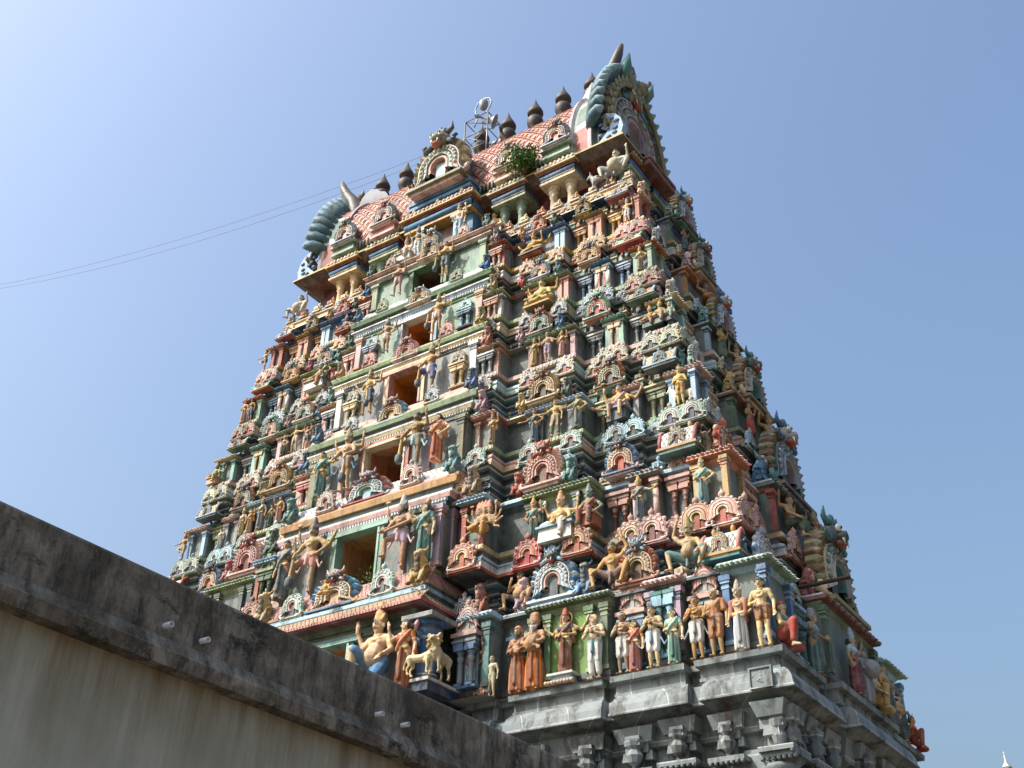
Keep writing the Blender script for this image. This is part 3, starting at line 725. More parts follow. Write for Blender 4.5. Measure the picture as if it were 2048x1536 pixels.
            if g in 'ab':
                s_ = min(hw*(.54 if g == 'a' else .92), .36*H*(1., .95, .92, .84, .76, .66)[k])
                put("great_gable", tm('nasi', *NAS[k][0 if g == 'a' else 1]), face, xc*half2/half, hd0+.02, hz+.01*H, s_, st)
                if g == 'a':
                    for q in (.1, .9):
                        bx = hx0+hw*q; put("guardian_beast", beasts[(k*2+(1 if q > .5 else 4)) % 6], face, bx, hd0+.08, hz+.02*H, .155*H if k else .2*H, st)
                    for q in (.2, .8): put("parapet_shrine", tm('merlon', *[('cream', 'pink', 'salmon'), ('mint', 'white', 'teal'), ('sky', 'grey', 'blue')][(k+(q > .5)) % 3]), face, hx0+hw*q, hd0-.22, hz+.13*H, .24*H, st)
                    mbx = MB()
                    def fr(s, t_, q0=0, hx0=hx0, hw=hw, hd0=hd0, hz=hz, H=H, face=face):
                        an = math.pi*.5*t_
                        return face.p(hx0+.08+(hw-.16)*s, hd0-.28+.24*math.cos(an), hz+.02*H+.13*H*math.sin(an)), face.p(0, math.cos(an), math.sin(an))
                    lattice(mbx, fr, 9, 2, mixc(C['cream'], C['slate'], .3), ['salmon', 'gold', 'salmon', 'pgreen', 'mint', 'pink'][k], .02)
                    link("barrel_roof", mbx.mesh("barrel_roof", M_PL), st)
            if g == 's':
                bx = hx1-.28 if xc > 0 else hx0+.28
                put("guardian_beast", beasts[(k*2+(0 if xc > 0 else 3)) % 6], face, bx, hd0+.1, hz, .20*H, st)
                put("arched_gable", tm('kudu', *KUD[k][1]), face, (hx0+.3 if xc > 0 else hx1-.3), hd0+.05, hz-.02*H, .2*H, st)
            if g == 'v':
                put("great_gable", tm('nasi', *[('sand', 'grey', 'teal', 'dark', 'olive', 'brown', 'slate', 'teal'), ('teal', 'sky', 'lilac', 'dark', 'brown', 'olive', 'grey', 'blue')][k % 2]), face, xc, hd0+.1, hz-.03*H, .58*H if k else .66*H, st)
                for q in (.08, .92): put("guardian_beast", beasts[(k+int(q*3)) % 6], face, hx0+hw*q, hd0+.1, hz, .2*H, st)
        if face is FS: # corner beasts on the flank eaves
            for s_ in (-1, 1): put("guardian_beast", beasts[(k+2) % 6], face, s_*(half2-.35), dep2-.25, zb+fm(k, .70)*H, .17*H, st)
    put("guardian_beast", beasts[(k+1) % 6], FF, Wt-.12, Dt-.2, zb+fm(k, .68)*H, .17*H, st)
    # ---- central bay with its window
    y = BAYY[k]; hw = [3.0, 3.3, 3.3, 3.15, 2.95, 2.75][k]; w0, w1 = WIN[k]
    zlo = LV[0] if k == 0 else (w0-.02)
    znext = 15.10 if k == 0 else (WIN[k+1][0]-.06 if k < 5 else 30.0)
    ynext = BAYY[k+1]; bb = MB(); depth_in = y-(Db-1.2)
    PP = PILL[k]['m']; ww = .88 if k < 3 else .74
    def ring(z0, z1, e0, e1, c, yb=2.0):
        o = [(-hw-e0, -y-e0), (hw+e0, -y-e0), (hw+e0, -yb), (-hw-e0, -yb)]; q = [(-hw-e1, -y-e1), (hw+e1, -y-e1), (hw+e1, -yb), (-hw-e1, -yb)]
        vs = [(a, b_, z0) for a, b_ in o]+[(a, b_, z1) for a, b_ in q]
        bb.add(vs, [(0,1,5,4),(1,2,6,5),(2,3,7,6),(3,0,4,7),(0,3,2,1),(4,5,6,7)], c)
    wc = 'wallg' if k in (0, 1, 2) else 'pgreen' if k > 3 else 'grey'
    # walls left and right of the opening, flanks
    for sx in (-1, 1):
        a0, a1 = sorted((sx*ww, sx*hw)); bb.box(a0, a1, -y, -y+.25, zlo, w1+.1, wc)
        fl = sorted((sx*hw, sx*(hw-.2))); bb.box(fl[0], fl[1], -y+.25, -2.0, zlo, w1+.1, wc)
    bb.box(-hw, hw, -y+.25, -2.0, zlo-.25, zlo, 'slate')
    jc = [('teal', 'mint'), ('pgreen', 'mint'), ('red', 'cream'), ('cream', 'salmon'), ('sky', 'white'), ('lime', 'green')][k]
    for sx in (-1, 1):
        a0, a1 = sorted((sx*(ww-.04), sx*(ww+.17))); bb.box(a0, a1, -y-.10, -y+.18, zlo, w1, jc[0])
        a0, a1 = sorted((sx*(ww-.06), sx*(ww+.02))); bb.box(a0, a1, -y-.13, -y+.2, zlo, w1, jc[1])
    bb.box(-ww-.35, ww+.35, -y-.16, -y+.2, w1, w1+.10, jc[1]); bb.box(-ww-.42, ww+.42, -y-.12, -y+.2, w1+.10, w1+.22, jc[0])
    link("central_bay", bb.mesh("central_bay", M_PL), st)
    ob = MB()                                      # painted passage behind the opening
    d1 = -max(.6, Db-3.0) if k < 4 else -.9
    X = ww+.02
    vs = [(-X, -y+.17, zlo), (X, -y+.17, zlo), (X, -y+.17, w1+.05), (-X, -y+.17, w1+.05), (-X, d1, zlo), (X, d1, zlo), (X, d1, w1+.05), (-X, d1, w1+.05)]
    oc = 'interior' if k < 5 else 'brown'
    ob.add(vs, [(0,1,5,4),(1,2,6,5),(2,3,7,6),(3,0,4,7),(4,5,6,7)], [col('brown'), col(oc), col('ceil' if k < 5 else 'brown'), col(oc), col(oc)])
    link("window_opening", ob.mesh("window_opening", M_PL), st)
    # pillars
    for sx in (-1, 1):
        if k != 0: put("pillar", tm('pillar', *PP), FF, sx*(hw-.16), y+.04, zlo, (1.7, 1.2, w1-zlo+.1), st)
        if k in (1, 2): put("pillar", tm('pillar', 'lilac', 'pink'), FF, sx*(ww+.95), y+.03, zlo, (1.5, .9, w1-zlo+.1), st)
        fx = sx*(hw+.0)
        if sx > 0:
            for q in (.3, .95): fb = put("pillar", tm('pillar', *PP), FS, -(y-.25-q*.55), hw+.02, zlo, (1.2, .9, w1-zlo+.1), st)
        if k in (3, 4): put("niche", tm('niche', *NIC[k][1 if k == 3 else 2]), FF, sx*(hw-.78), y+.02, zlo+.02, (.62, .62, (w1-zlo)/2.75), st)
    if k == 0:
        for sx in (-1, 1):
            pb = MB()
            bx_ = sx*(hw+.55)
            pb.lathe([(.42, .0, 'navy'), (.40, .22, 'white'), (.26, .3, 'blue'), (.25, 1.25, 'sky'), (.34, 1.3, 'slate'), (.27, 1.38, 'blue'), (.4, 1.5, 'navy'), (.4, 1.62, 'blue'), (.5, 1.74, 'navy')], 8, (bx_, -y+.12, 11.35))
            pb.box(bx_-.55, bx_+.5, -y-.42, -y+.7, 13.09, 13.22, 'grey'); pb.box(bx_-.5, bx_+.5, -y-.42, -y+1.2, 11.05, 11.35, 'navy'); pb.box(bx_-.56, bx_+.56, -y-.48, -y+1.2, 11.3, 11.38, 'white')
            link("pillar", pb.mesh("corner_pillar", M_PL), st)
    # cornice of the bay: mouldings from the lintel up to the next sill
    cb = MB(); bb = cb
    za = w1+.1; T = znext-za
    if k == 0:
        seq = [(.0, .11, .05, .05, 'dgreen'), (.11, .13, .12, .12, 'green'), (.13, .2, .2, .3, 'dgreen'), (.2, .23, .62, .66, 'dred'), (.23, .27, .72, .70, 'red'), (.27, .43, .68, .36, 'gold'), (.43, .50, .36, .36, 'navy'), (.50, .56, .42, .40, 'sky'), (.56, .62, .38, .32, 'blue'), (.62, .66, .40, .40, 'gold'), (.66, .93, .36, .05, 'salmon'), (.93, 1.0, .12, .1, 'lime')]
    else:
        s0, s1, s2, s3 = [None, ('navy', 'pink', 'white', 'gold'), ('dgreen', 'cream', 'pink', 'lime'), ('lilac', 'cream', 'salmon', 'lime'), ('pgreen', 'sky', 'white', 'green'), ('green', 'pink', 'cream', 'salmon')][k]
        seq = [(.0, .07, .04, .04, 'dgreen' if k < 4 else 'green'), (.07, .14, .1, .12, s0), (.14, .22, .16, .2, s1), (.22, .26, .26, .26, 'white'), (.26, .34, .22, .1, 'dgreen'), (.34, .42, .14, .16, 'slate'), (.42, .52, .3, .34, s3), (.52, .56, .38, .38, s3), (.56, .70, .34, .2, s1), (.70, .93, .2, .02, s2), (.93, 1., .08, .05, s2)]
    yb = 2.0
    yo = y
    for f0, f1, e0, e1, c in seq:
        y = yo+(ynext-yo)*f0
        ring(za+f0*T, za+f1*T, e0, e1, c)
    y = yo
    if k in (0, 1):                                # tiled slopes on the bay roofs
        def slope(f0, f1, e0, e1):
            ya = yo+(ynext-yo)*f0+e0; yb_ = yo+(ynext-yo)*f0+e1; z0, z1 = za+f0*T, za+f1*T
            nn = Vector((0, -(z1-z0), (ya-yb_)))
            nn = Vector((0, -abs(z1-z0), abs(ya-yb_))).normalized()
            return lambda s, t_: ((-hw-e0+(hw*2+2*e0)*s, -(ya+(yb_-ya)*t_)-.006, z0+(z1-z0)*t_), tuple(nn))
        def slope_side(f0, f1, e0, e1):
            z0, z1 = za+f0*T, za+f1*T; nn = Vector((abs(z1-z0), 0, abs(e0-e1))).normalized(); ya = yo+(ynext-yo)*f0+e0
            return lambda s, t_: ((hw+e0+(e1-e0)*t_+.006, -ya+(ya-3.2)*s, z0+(z1-z0)*t_), tuple(nn))
        for f0, f1, e0, e1, cr, cc_ in (([(.27, .43, .68, .36, 'olive', 'gold'), (.66, .93, .36, .05, 'cream', 'salmon')]) if k == 0 else [(.70, .93, .2, .02, 'slate', 'white')]):
            lattice(cb, slope(f0, f1, e0, e1), 46 if k == 0 else 40, 2, cr, cc_, .025); lattice(cb, slope_side(f0, f1, e0, e1), 20, 2, cr, cc_, .025)
    n = int(hw*2/.11)
    for i in range(n):
        x = -hw-.05+(2*hw+.1)*(i+.5)/n
        f = .105 if k else .245
        e = .12 if k else .71
        cb.box(x-.028, x+.028, -(yo+(ynext-yo)*f)-e-.03, -(yo+(ynext-yo)*f)-e+.02, za+(f-.02)*T, za+(f+.02)*T, 'white' if k else 'salmon')
    link("bay_cornice", cb.mesh("bay_cornice", M_PL), st)
    # gables on the bay roof
    fz = za+(.60 if k else .58)*T; fy = yo+(ynext-yo)*.6+.34
    put("great_gable", tm('nasi', *NAS[k][2]), FF, (-.2, -.15, -.05, -.05, .05, .25)[k], BAYY[k+1]+.42, (14.2, 18.12, 21.42, 24.31, 26.96, 29.1)[k], ([1.62, 1.6, 1.15, .95, .98, .85][k], [1.4, 1.2, 1., .9, .85, .8][k], [1.02, .9, .82, .76, .62, .66][k]), st)
    for sx in (-1, 1):
        put("arched_gable", tm('kudu', *[('mint', 'white', 'pink', 'slate'), ('pink', 'white', 'salmon', 'dred'), ('grey', 'white', 'sky', 'slate'), ('salmon', 'red', 'cream', 'red'), ('lime', 'pgreen', 'cream', 'green'), ('pink', 'cream', 'white', 'red')][k]), FF, sx*1.75, fy-.02, fz, [.78, .72, .55, .55, .5, .45][k], st)
        put("guardian_beast", beasts[[2, 3, 1, 2, 1, 3][k]], FF, sx*(hw+.05), fy-.05, fz, [.85, .72, .62, .55, .5, .42][k], st)
# ------------------------------------------------------------------ open storey under the roof
gv = MB()
Wg, Dg, zg = 8.522, 2.659, 29.522
def ring_rect(mb, prof):
    """prof: (z, half x, half y, colour)"""
    vs = []; fs = []; cs = []
    for z, a, b, c in prof: vs += [(-a, -b, z), (a, -b, z), (a, b, z), (-a, b, z)]
    for j in range(len(prof)-1):
        for i in range(4): fs.append((j*4+i, j*4+(i+1) % 4, (j+1)*4+(i+1) % 4, (j+1)*4+i)); cs.append(col(prof[j][3]))
    fs.append((3, 2, 1, 0)); cs.append(col(prof[0][3])); k = 4*(len(prof)-1); fs.append((k, k+1, k+2, k+3)); cs.append(col(prof[-1][3]))
    mb.add(vs, fs, cs)
ring_rect(gv, [(zg, Wg-.06, Dg-.06, 'navy'), (zg+.002, Wg, Dg, 'white'), (zg+.05, Wg, Dg, 'sky'), (zg+.09, Wg-.08, Dg-.08, 'gold'), (zg+.36, Wg-.16, Dg-.16, 'cream'), (zg+.40, Wg-.10, Dg-.10, 'sand'), (zg+.45, Wg-.10, Dg-.10, 'grey'), (zg+.46, Wg-1.25, Dg-1.1, 'dred'), (32.2, Wg-1.25, Dg-1.1, 'dred')])
gs_ = link("storey", gv.mesh("storey", M_PL), tower)
mcol = [('cream', 'sand', 'pink'), ('sky', 'white', 'blue'), ('orange', 'cream', 'dred'), ('sky', 'white', 'blue')]
for face, half, dep, skip in ((FF, Wg-.3, Dg-.42, 1.75), (FS, Dg-.5, Wg-.42, .6)):
    n = int(2*half/.37)
    for i in range(n+1):
        x = -half+2*half*i/n
        if abs(x) < skip: continue
        m = mcol[i % 4]; s_ = .80 if i % 2 == 0 else .52
        put("parapet_shrine", tm('merlon', *m), face, x, dep, zg+.45, s_, gs_)
    for i in range(int(half*2/1.25)+1):
        x = -half+.2+i*1.25
        if abs(x) < skip: continue
        put("arched_gable", tm('kudu', 'cream', 'gold', 'sand', 'gold'), face, x, dep+.32, zg+.05, (.52, .34, .30), gs_)
# paired columns
def col_pair(c1, c2, c3):
    mb = MB()
    for sx in (-1, 1):
        mb.box(sx*.38-.2, sx*.38+.2, -.2, .2, 0, .25, c2)
        mb.lathe([(.17, .25, c1), (.15, .3, c1), (.135, 1.0, c1), (.17, 1.04, c2), (.13, 1.09, c1), (.2, 1.2, c1), (.22, 1.26, c2), (.16, 1.32, c1), (.27, 1.45, c1), (.28, 1.5, c2)], 12, (sx*.38, 0, 0))
    mb.box(-.78, .78, -.42, 1.0, 1.5, 1.6, c3); mb.box(-.70, .70, -.36, 1.0, 1.6, 1.68, 'orange')
    mb.box(-.74, .74, -.40, 1.0, 1.70, 1.74, 'white')
    mb.tube([(-.76, -.36, 1.84), (.76, -.36, 1.84)], .11, 'blue', 10); mb.box(-.76, .76, -.34, 1.0, 1.74, 1.95, 'blue')
    mb.box(-.84, .84, -.50, 1.0, 1.95, 2.06, 'dred')
    mb.box(-.90, .90, -.60, .6, 2.06, 2.13, 'gold'); mb.box(-.86, .86, -.56, .6, 2.13, 2.36, c3, (.03, .06))
    for i in range(9):
        x = -.76+1.52*i/8; mb.ell((x, -.55, 2.24), (.075, .07, .10), 'white' if i % 2 else c3, 6, 4)
    for x in (-.5, .3): bud(mb, x, -.45, 2.34, .55, c3, 'pink')
    return mb
cp = [col_pair('cream', 'salmon', 'cream'), col_pair('pgreen', 'mint', 'lime')]
cpm = [c.mesh("column_pair", M_PL) for c in cp]
for x, i in ((-5.32, 0), (-3.1, 1), (3.1, 1), (5.32, 0)): link("column_pair", cpm[i], gs_, (x, -2.15, 30.0))
for yy in (-1.2, 1.2): link("column_pair", cpm[1], gs_, (Wg-.95, yy*.75, 30.0), math.pi/2, .98)
# central porch of the top storey
pb = MB()
ww, hw, y = .72, 1.55, 2.95
for sx in (-1, 1):
    a0, a1 = sorted((sx*ww, sx*hw)); pb.box(a0, a1, -y+.25, -1.2, 29.98, 31.7, 'blue')
pb.box(-hw-.15, hw+.15, -y-.3, -1.2, 29.7, 29.98, 'pgreen')
pb.box(-hw-.1, hw+.1, -y-.05, -1.2, 31.62, 31.72, 'gold'); pb.box(-hw-.05, hw+.05, -y, -1.2, 31.72, 31.8, 'orange')
pb.tube([(-hw-.1, -y-.02, 31.93), (hw+.1, -y-.02, 31.93)], .13, 'blue', 10); pb.box(-hw-.1, hw+.1, -y, -1.2, 31.8, 32.08, 'blue')
pb.box(-hw-.2, hw+.2, -y-.14, -1.2, 32.08, 32.2, 'dred'); pb.box(-hw-.28, hw+.28, -y-.26, -1.0, 32.2, 32.27, 'gold'); pb.box(-hw-.24, hw+.24, -y-.22, -1.0, 32.27, 32.5, 'cream', (.04, .08))
for i in range(17): pb.ell((-hw-.1+(2*hw+.2)*i/16, -y-.2, 32.38), (.08, .07, .10), 'cream' if i % 2 else 'pink', 6, 4)
for x in (-1.2, 0, 1.2): bud(pb, x, -y-.1, 32.48, .8, 'cream', 'pink')
pb.box(-hw+.05, hw-.05, -y-.02, -1.0, 32.5, 32.72, 'blue'); pb.box(-hw+.1, hw-.1, -y+.04, -1.0, 32.72, 32.8, 'navy'); pb.box(-hw, hw, -y-.06, -1.0, 32.8, 32.95, 'blue'); pb.box(-hw+.1, hw-.1, -y+.03, -1.0, 32.95, 33.05, 'navy'); pb.box(-hw-.02, hw+.02, -y-.08, -1.0, 33.05, 33.22, 'blue')
link("central_porch", pb.mesh("central_porch", M_PL), gs_)
ob = MB(); ob.box(-ww, ww, -y+.4, -1.3, 29.99, 31.6, 'dred'); link("window_opening", ob.mesh("window_opening", M_PL), gs_)
for sx in (-1, 1): put("pillar", tm('pillar', 'sky', 'grey', True), FF, sx*(ww+.12), y-.12, 29.98, (1.6, 1.4, 1.64), gs_)
put("great_gable", tm('nasi', 'sand', 'cream', 'pink', 'gold', 'sky', 'mint', 'slate', 'white'), FF, .0, y+.2, 29.75, .95, gs_)
for sx in (-1, 1): put("guardian_beast", beasts[3 if sx > 0 else 1], FF, sx*(hw+.0), y+.1, 29.72, .5, gs_)

# ------------------------------------------------------------------ roof
rf = MB()
W8, D8, z8 = 8.214, 2.64, 32.272
YC = -.1
ring_rect(rf, [(31.95, Wg-1.3, Dg-1.1, 'dred'), (31.96, W8-.5, D8-.35, S(70, 40, 34)), (z8-.03, W8-.03, D8-.03, 'brown'), (z8-.028, W8, D8, 'gold'), (z8+.05, W8, D8, 'gold'), (z8+.09, W8-.06, D8-.06, 'cream'), (z8+.2, W8-.35, D8-.3, 'slate'), (32.75, 7.0, 2.36, 'slate'), (32.8, 7.0, 2.2, 'slate')])
bw = 1.02
rf.box(W8-.5, W8+.24, -bw, bw, 31.98, z8-.03, 'dred'); rf.box(W8-.5, W8+.28, -bw-.04, bw+.04, z8-.03, z8+.1, 'dred')
roof = link("roof", rf.mesh("roof", M_PL), tower)
AX, BZ, Z0, XR = 2.28, 4.2, 32.78, 5.85
tl = MB()
def barrel(s, t):
    a = math.pi*(.02+.96*t)
    y = -AX*math.cos(a); z = BZ*math.sin(a)**.92
    n = Vector((0, -math.cos(a)/AX, math.sin(a)/BZ)).normalized()
    return (-XR+2*XR*s, y+YC, Z0+z), (0, n.y, n.z)
lattice(tl, barrel, 22, 19, S(84, 36, 30), S(190, 122, 98), .035, .17, S(214, 166, 142))
for i in range(60):                                             # lotus curls along the foot of the vault
    x = -5.6+11.2*i/59
    tl.tube([(x, -2.42, 32.74), (x+.06, -2.46, 32.95), (x-.02, -2.42, 33.1), (x-.09, -2.45, 33.0)], [.05, .06, .05, .03], ['slate', 'pink', 'grey'][i % 3], 6)
for i in range(44):                                             # crest beads
    x = -5.8+11.6*i/43
    tl.ell((x, YC-.25, Z0+BZ-.02), (.13, .12, .12+.06*(i % 3 == 0)), 'cream' if i % 2 else 'sand', 6, 4)
link("tiled_vault", tl.mesh("tiled_vault", M_PL), roof)
def finial_mesh():
    mb = MB()
    P = [(.22, 0), (.30, .10), (.20, .2), (.20, .5), (.34, .66), (.42, .82), (.43, .98), (.38, 1.12), (.28, 1.2), (.22, 1.24), (.22, 1.32), (.36, 1.36), (.42, 1.44), (.41, 1.54), (.33, 1.70), (.24, 1.84), (.16, 1.98), (.08, 2.14), (.01, 2.36)]
    mb.lathe([(r*.84, z, 'brown') for r, z in P], 20)
    return mb.mesh("finial", M_BRASS)
fm = finial_mesh()
for i in range(9): link("finial", fm, roof, (-5.72+1.42*i, -.35, 36.95))
def dormer(ca, cb, cc):
    mb = MB()
    mb.box(-.52, .52, -.45, .9, 0, .08, ca); mb.box(-.46, .46, -.38, .9, .08, .34, cb); mb.box(-.56, .56, -.48, .9, .34, .42, ca)
    mb.box(-.45, .45, -.36, 1.0, .42, 1.1, 'slate', (.08, 0))
    k = nasi(*cc); mb.merge(k, Matrix.Translation((0, -.32, .40)) @ Matrix.Scale(.86, 4))
    return mb.mesh("dormer", M_PL)
dm = [dormer('pgreen', 'green', ('pink', 'white', 'salmon', 'pink', 'sky', 'grey', 'slate', 'olive')), dormer('pink', 'salmon', ('cream', 'white', 'pink', 'salmon', 'grey', 'sky', 'slate', 'pink'))]
for x, i in ((-5.35, 0), (-3.15, 1), (3.15, 1), (5.35, 0)): link("dormer", dm[i], roof, (x, -2.2, 32.6), 0, 1.22)
cg = nasi('pink', 'mint', 'salmon', 'sky', 'olive', 'sand', 'olive', 'slate', .9).mesh("great_gable", M_PL)
link("great_gable", cg, roof, (0, -2.75, 33.2), 0, 2.45)
db = MB(); db.box(-1.15, 1.15, -2.7, -1.0, 33.2, 35.0, 'slate', (.12, 0)); link("gable_base", db.mesh("gable_base", M_PL), roof)
# end gables: ring of cartouches and petals around the vault, arch facing outwards, horns and cement shells on top
def end_gable(sx):
    mb = MB()
    def arch(x, k, n=40, a0=-8):
        out = []
        for i in range(n+1):
            a = R(a0+(180-2*a0)*i/n); out.append((sx*x, -AX*k*math.cos(a)+YC, Z0+.1+BZ*k*math.sin(a)*.98))
        return out
    rows = [(5.7, 1.0), (5.72, 1.06), (5.88, 1.07), (5.94, 1.02), (6.05, 1.02), (6.35, 1.035), (6.65, 1.06), (6.72, 1.09), (6.85, 1.10), (6.95, 1.0), (7.06, 1.0), (7.06, .2)]
    cols = ['lilac', 'lilac', 'white', 'grey', 'slate', 'slate', 'white', 'lilac', 'slate', 'slate', 'slate']
    vs = [p for x, k in rows for p in arch(x, k)]; fs = []; cs = []
    for j in range(len(rows)-1):
        for i in range(40):
            f = (j*41+i, j*41+i+1, (j+1)*41+i+1, (j+1)*41+i)
            fs.append(f if sx > 0 else f[::-1]); c = cols[j]
            if j in (4, 5): c = 'white' if i % 5 == 4 else [S(172,62,46), S(70,110,92)][(i//5) % 2]
            cs.append(col(c))
    mb.add(vs, fs, cs)
    n = 25
    for i in range(n):                                          # petals
        am = R(6+168*(i+.5)/n)
        def q(x, k, an=am): return (sx*x, -AX*k*math.cos(an)+YC, Z0+.1+BZ*.98*k*math.sin(an))
        mb.tube([q(6.72, 1.02), q(6.9, 1.12), q(7.12, 1.21), q(7.38, 1.27), q(7.6, 1.27)], [.19, .25, .26, .20, .05], [S(40, 104, 112), S(44, 108, 122), S(66, 124, 146), S(130, 175, 185)], 8)
    g = mb.mesh("end_gable", M_PL)
    o = link("end_gable", g, roof)
    nm = nasi('olive', 'grey', 'lilac', 'brown', 'olive', 'brown', 'olive', 'teal', .7).mesh("great_gable", M_PL)
    link("great_gable", nm, roof, (sx*7.1, YC, 32.6), math.pi/2*sx, (3.95, 1.9, 3.95))
    fl = MB()                                                   # flame spikes standing along the arch
    fl.tube([(sx*7.6, -AX*1.0*math.cos(R(5+170*i/30))+YC, Z0+.1+BZ*1.0*math.sin(R(5+170*i/30))) for i in range(31)], .10, 'olive', 6)
    for i in range(22):
        a = R(5+170*i/21); p = Vector((sx*7.6, -AX*1.0*math.cos(a)+YC, Z0+.1+BZ*1.0*math.sin(a))); d = Vector((0, -math.cos(a), math.sin(a)))
        fl.tube([p, p+d*.16+Vector((0, 0, .06)), p+d*.28+Vector((0, 0, .2))], [.12, .09, .01], 'olive', 6)
    link("flame_border", fl.mesh("flame_border", M_PL), roof)
    for sy in (-1, 1):
        h = MB()
        h.tube([(sx*6.35, sy*1.0, 35.9), (sx*6.5, sy*1.05, 36.7), (sx*6.75, sy*1.1, 37.4), (sx*7.15, sy*1.15, 38.0), (sx*7.4, sy*1.2, 38.5), (sx*7.55, sy*1.2, 38.95)], [.40, .38, .31, .24, .19, .10], 'brown', 12)
        link("horn", h.mesh("horn", M_HORNP), roof)
        s_ = MB()                                               # pointed cement shell with a keel, like a folded leaf
        nv = 12; vs = []; fs = []
        for i in range(nv):
            t = i/(nv-1); w = .92*(math.sin(math.pi*(.22+.78*t))/math.sin(math.pi*.5))**.75+.015
            z = 35.9+2.35*t; xo = 5.85+.25*(1-t)**2; yo = .75-.15*t; kd = .62*w+.05
            vs += [(sx*(xo-w), sy*(yo-.10), z), (sx*(xo-w*.5+.1), sy*(yo+kd*.5), z-.02), (sx*(xo+.2*w), sy*(yo+kd), z-.02), (sx*(xo+w*.62), sy*(yo+kd*.45), z-.02), (sx*(xo+w), sy*(yo-.10), z), (sx*xo, sy*(yo+kd*.1-.05), z)]
        for j in range(nv-1):
            for i in range(6): fs.append((j*6+i, j*6+(i+1) % 6, (j+1)*6+(i+1) % 6, (j+1)*6+i))
        fs += [(5, 4, 3, 2, 1, 0), tuple((nv-1)*6+i for i in range(6))]
        s_.add(vs, fs, 'white', False); link("shell_ear", s_.mesh("shell_ear", M_CEM), roof)
        e_ = MB(); e_.tube([(sx*7.4, sy*.8, 37.3), (sx*7.6, sy*.95, 37.9), (sx*7.8, sy*1.0, 38.5)], [.16, .24, .02], 'teal', 6); link("leaf_ear", e_.mesh("leaf_ear", M_PL), roof)
        c_ = MB()                                               # hooked leaf on the corner of the eave
        ol = [(7.05, 32.40), (8.05, 32.40), (8.16, 32.85), (8.06, 33.3), (7.82, 33.65), (7.45, 33.84), (7.2, 33.74), (7.42, 33.62), (7.6, 33.4), (7.62, 33.1), (7.45, 32.8)]
        nn = len(ol); vs = [(sx*x, sy*2.2, z) for x, z in ol]+[(sx*x, sy*2.5, z) for x, z in ol]
        c_.add(vs, [(i, (i+1) % nn, (i+1) % nn+nn, i+nn) for i in range(nn)]+[tuple(range(nn)), tuple(range(nn, 2*nn))], 'sky')
        for i in range(9): c_.ell((sx*(7.55+.45*math.sin(i*2.4)*.8), sy*2.52, 32.55+.11*i), (.12, .05, .08), 'blue', 6, 4)
        link("corner_leaf", c_.mesh("corner_leaf", M_PL), roof)
    hd = MB()
    hd.ell((sx*7.2, -.15, 37.75), (.42, .5, .55), 'olive', 10, 7); hd.ell((sx*7.3, -.15, 38.35), (.28, .34, .5), 'brown', 9, 6); hd.tube([(sx*7.2, -.1, 38.7), (sx*7.25, -.1, 39.25)], [.16, .02], 'olive', 7)
    hd.ell((sx*7.55, .45, 37.8), (.3, .3, .4), 'olive', 8, 6)
    link("crest", hd.mesh("crest", M_PL), roof)
for sx in (-1, 1): end_gable(sx)

# ------------------------------------------------------------------ granite base
gb = MB()
BASE_FG = [(-1, -.83, .30, 'c'), (-.83, -.81, 0, 'r'), (-.81, -.655, .30, 'b'), (-.655, -.64, 0, 'r'), (-.64, -.425, .30, 'a'), (-.425, -.395, 0, 'r'), (-.395, -.32, .26, 's'), (-.32, -.275, 0, 'r'), (-.275, .275, 1.9, 'w'), (.275, .32, 0, 'r'), (.32, .395, .26, 's'), (.395, .425, 0, 'r'), (.425, .64, .30, 'a'), (.64, .655, 0, 'r'), (.655, .81, .30, 'b'), (.81, .83, 0, 'r'), (.83, 1, .30, 'c')]
def base_sg(D):
    b = 2.16/D
    return [(-1, -b-.06, .30, 'c'), (-b-.06, -b, .1, 'r'), (-b, b, .57, 'v'), (b, b+.06, .1, 'r'), (b+.06, 1, .30, 'c')]
WL, DL, WBs, DBs = 13.103, 5.213, 13.459, 5.709
prof = [(0, WBs, DBs, .2, 'g'), (.6, WBs, DBs, .2, 'g'), (.62, WBs, DBs, .5, 'g'), (1.4, WBs, DBs, .5, 'g'), (1.42, WBs, DBs, .95, 'g'), (8.1, WBs, DBs, 1.0, 'g'), (8.12, WBs, DBs, .9, 'g'), (8.5, WBs, DBs, .9, 'g'), (8.55, WBs, DBs, .8, 'g'), (9.15, WBs, DBs, .78, 'g'), (9.2, WBs, DBs, .62, 'g'), (9.72, WBs, DBs, .5, 'g'), (9.86, WBs, DBs, .12, 'dred'), (9.874, WBs, DBs, .0, 'g'), (9.93, WBs, DBs, 0, 'g'), (9.95, WBs, DBs, .03, 'g'), (10.12, WBs, DBs, .06, 'g'), (10.3, WBs, DBs, .16, 'g'), (10.42, WBs, DBs, .3, 'g'), (10.43, WBs, DBs, .62, 'g'), (10.5, WL, DL, .24, 'g'), (10.55, WL, DL, .16, 'g'), (10.62, WL, DL, .16, 'g'), (10.63, WL, DL, .2, 'g'), (10.86, WL, DL, .2, 'g'), (10.88, WL, DL, .02, 'g'), (11.02, WL, DL, .0, 'g')]
sweep(gb, prof, None, BASE_FG, base_sg, lambda k, g, j: 'grey')
granite = link("granite_base", gb.mesh("granite_base", M_GR), tower)
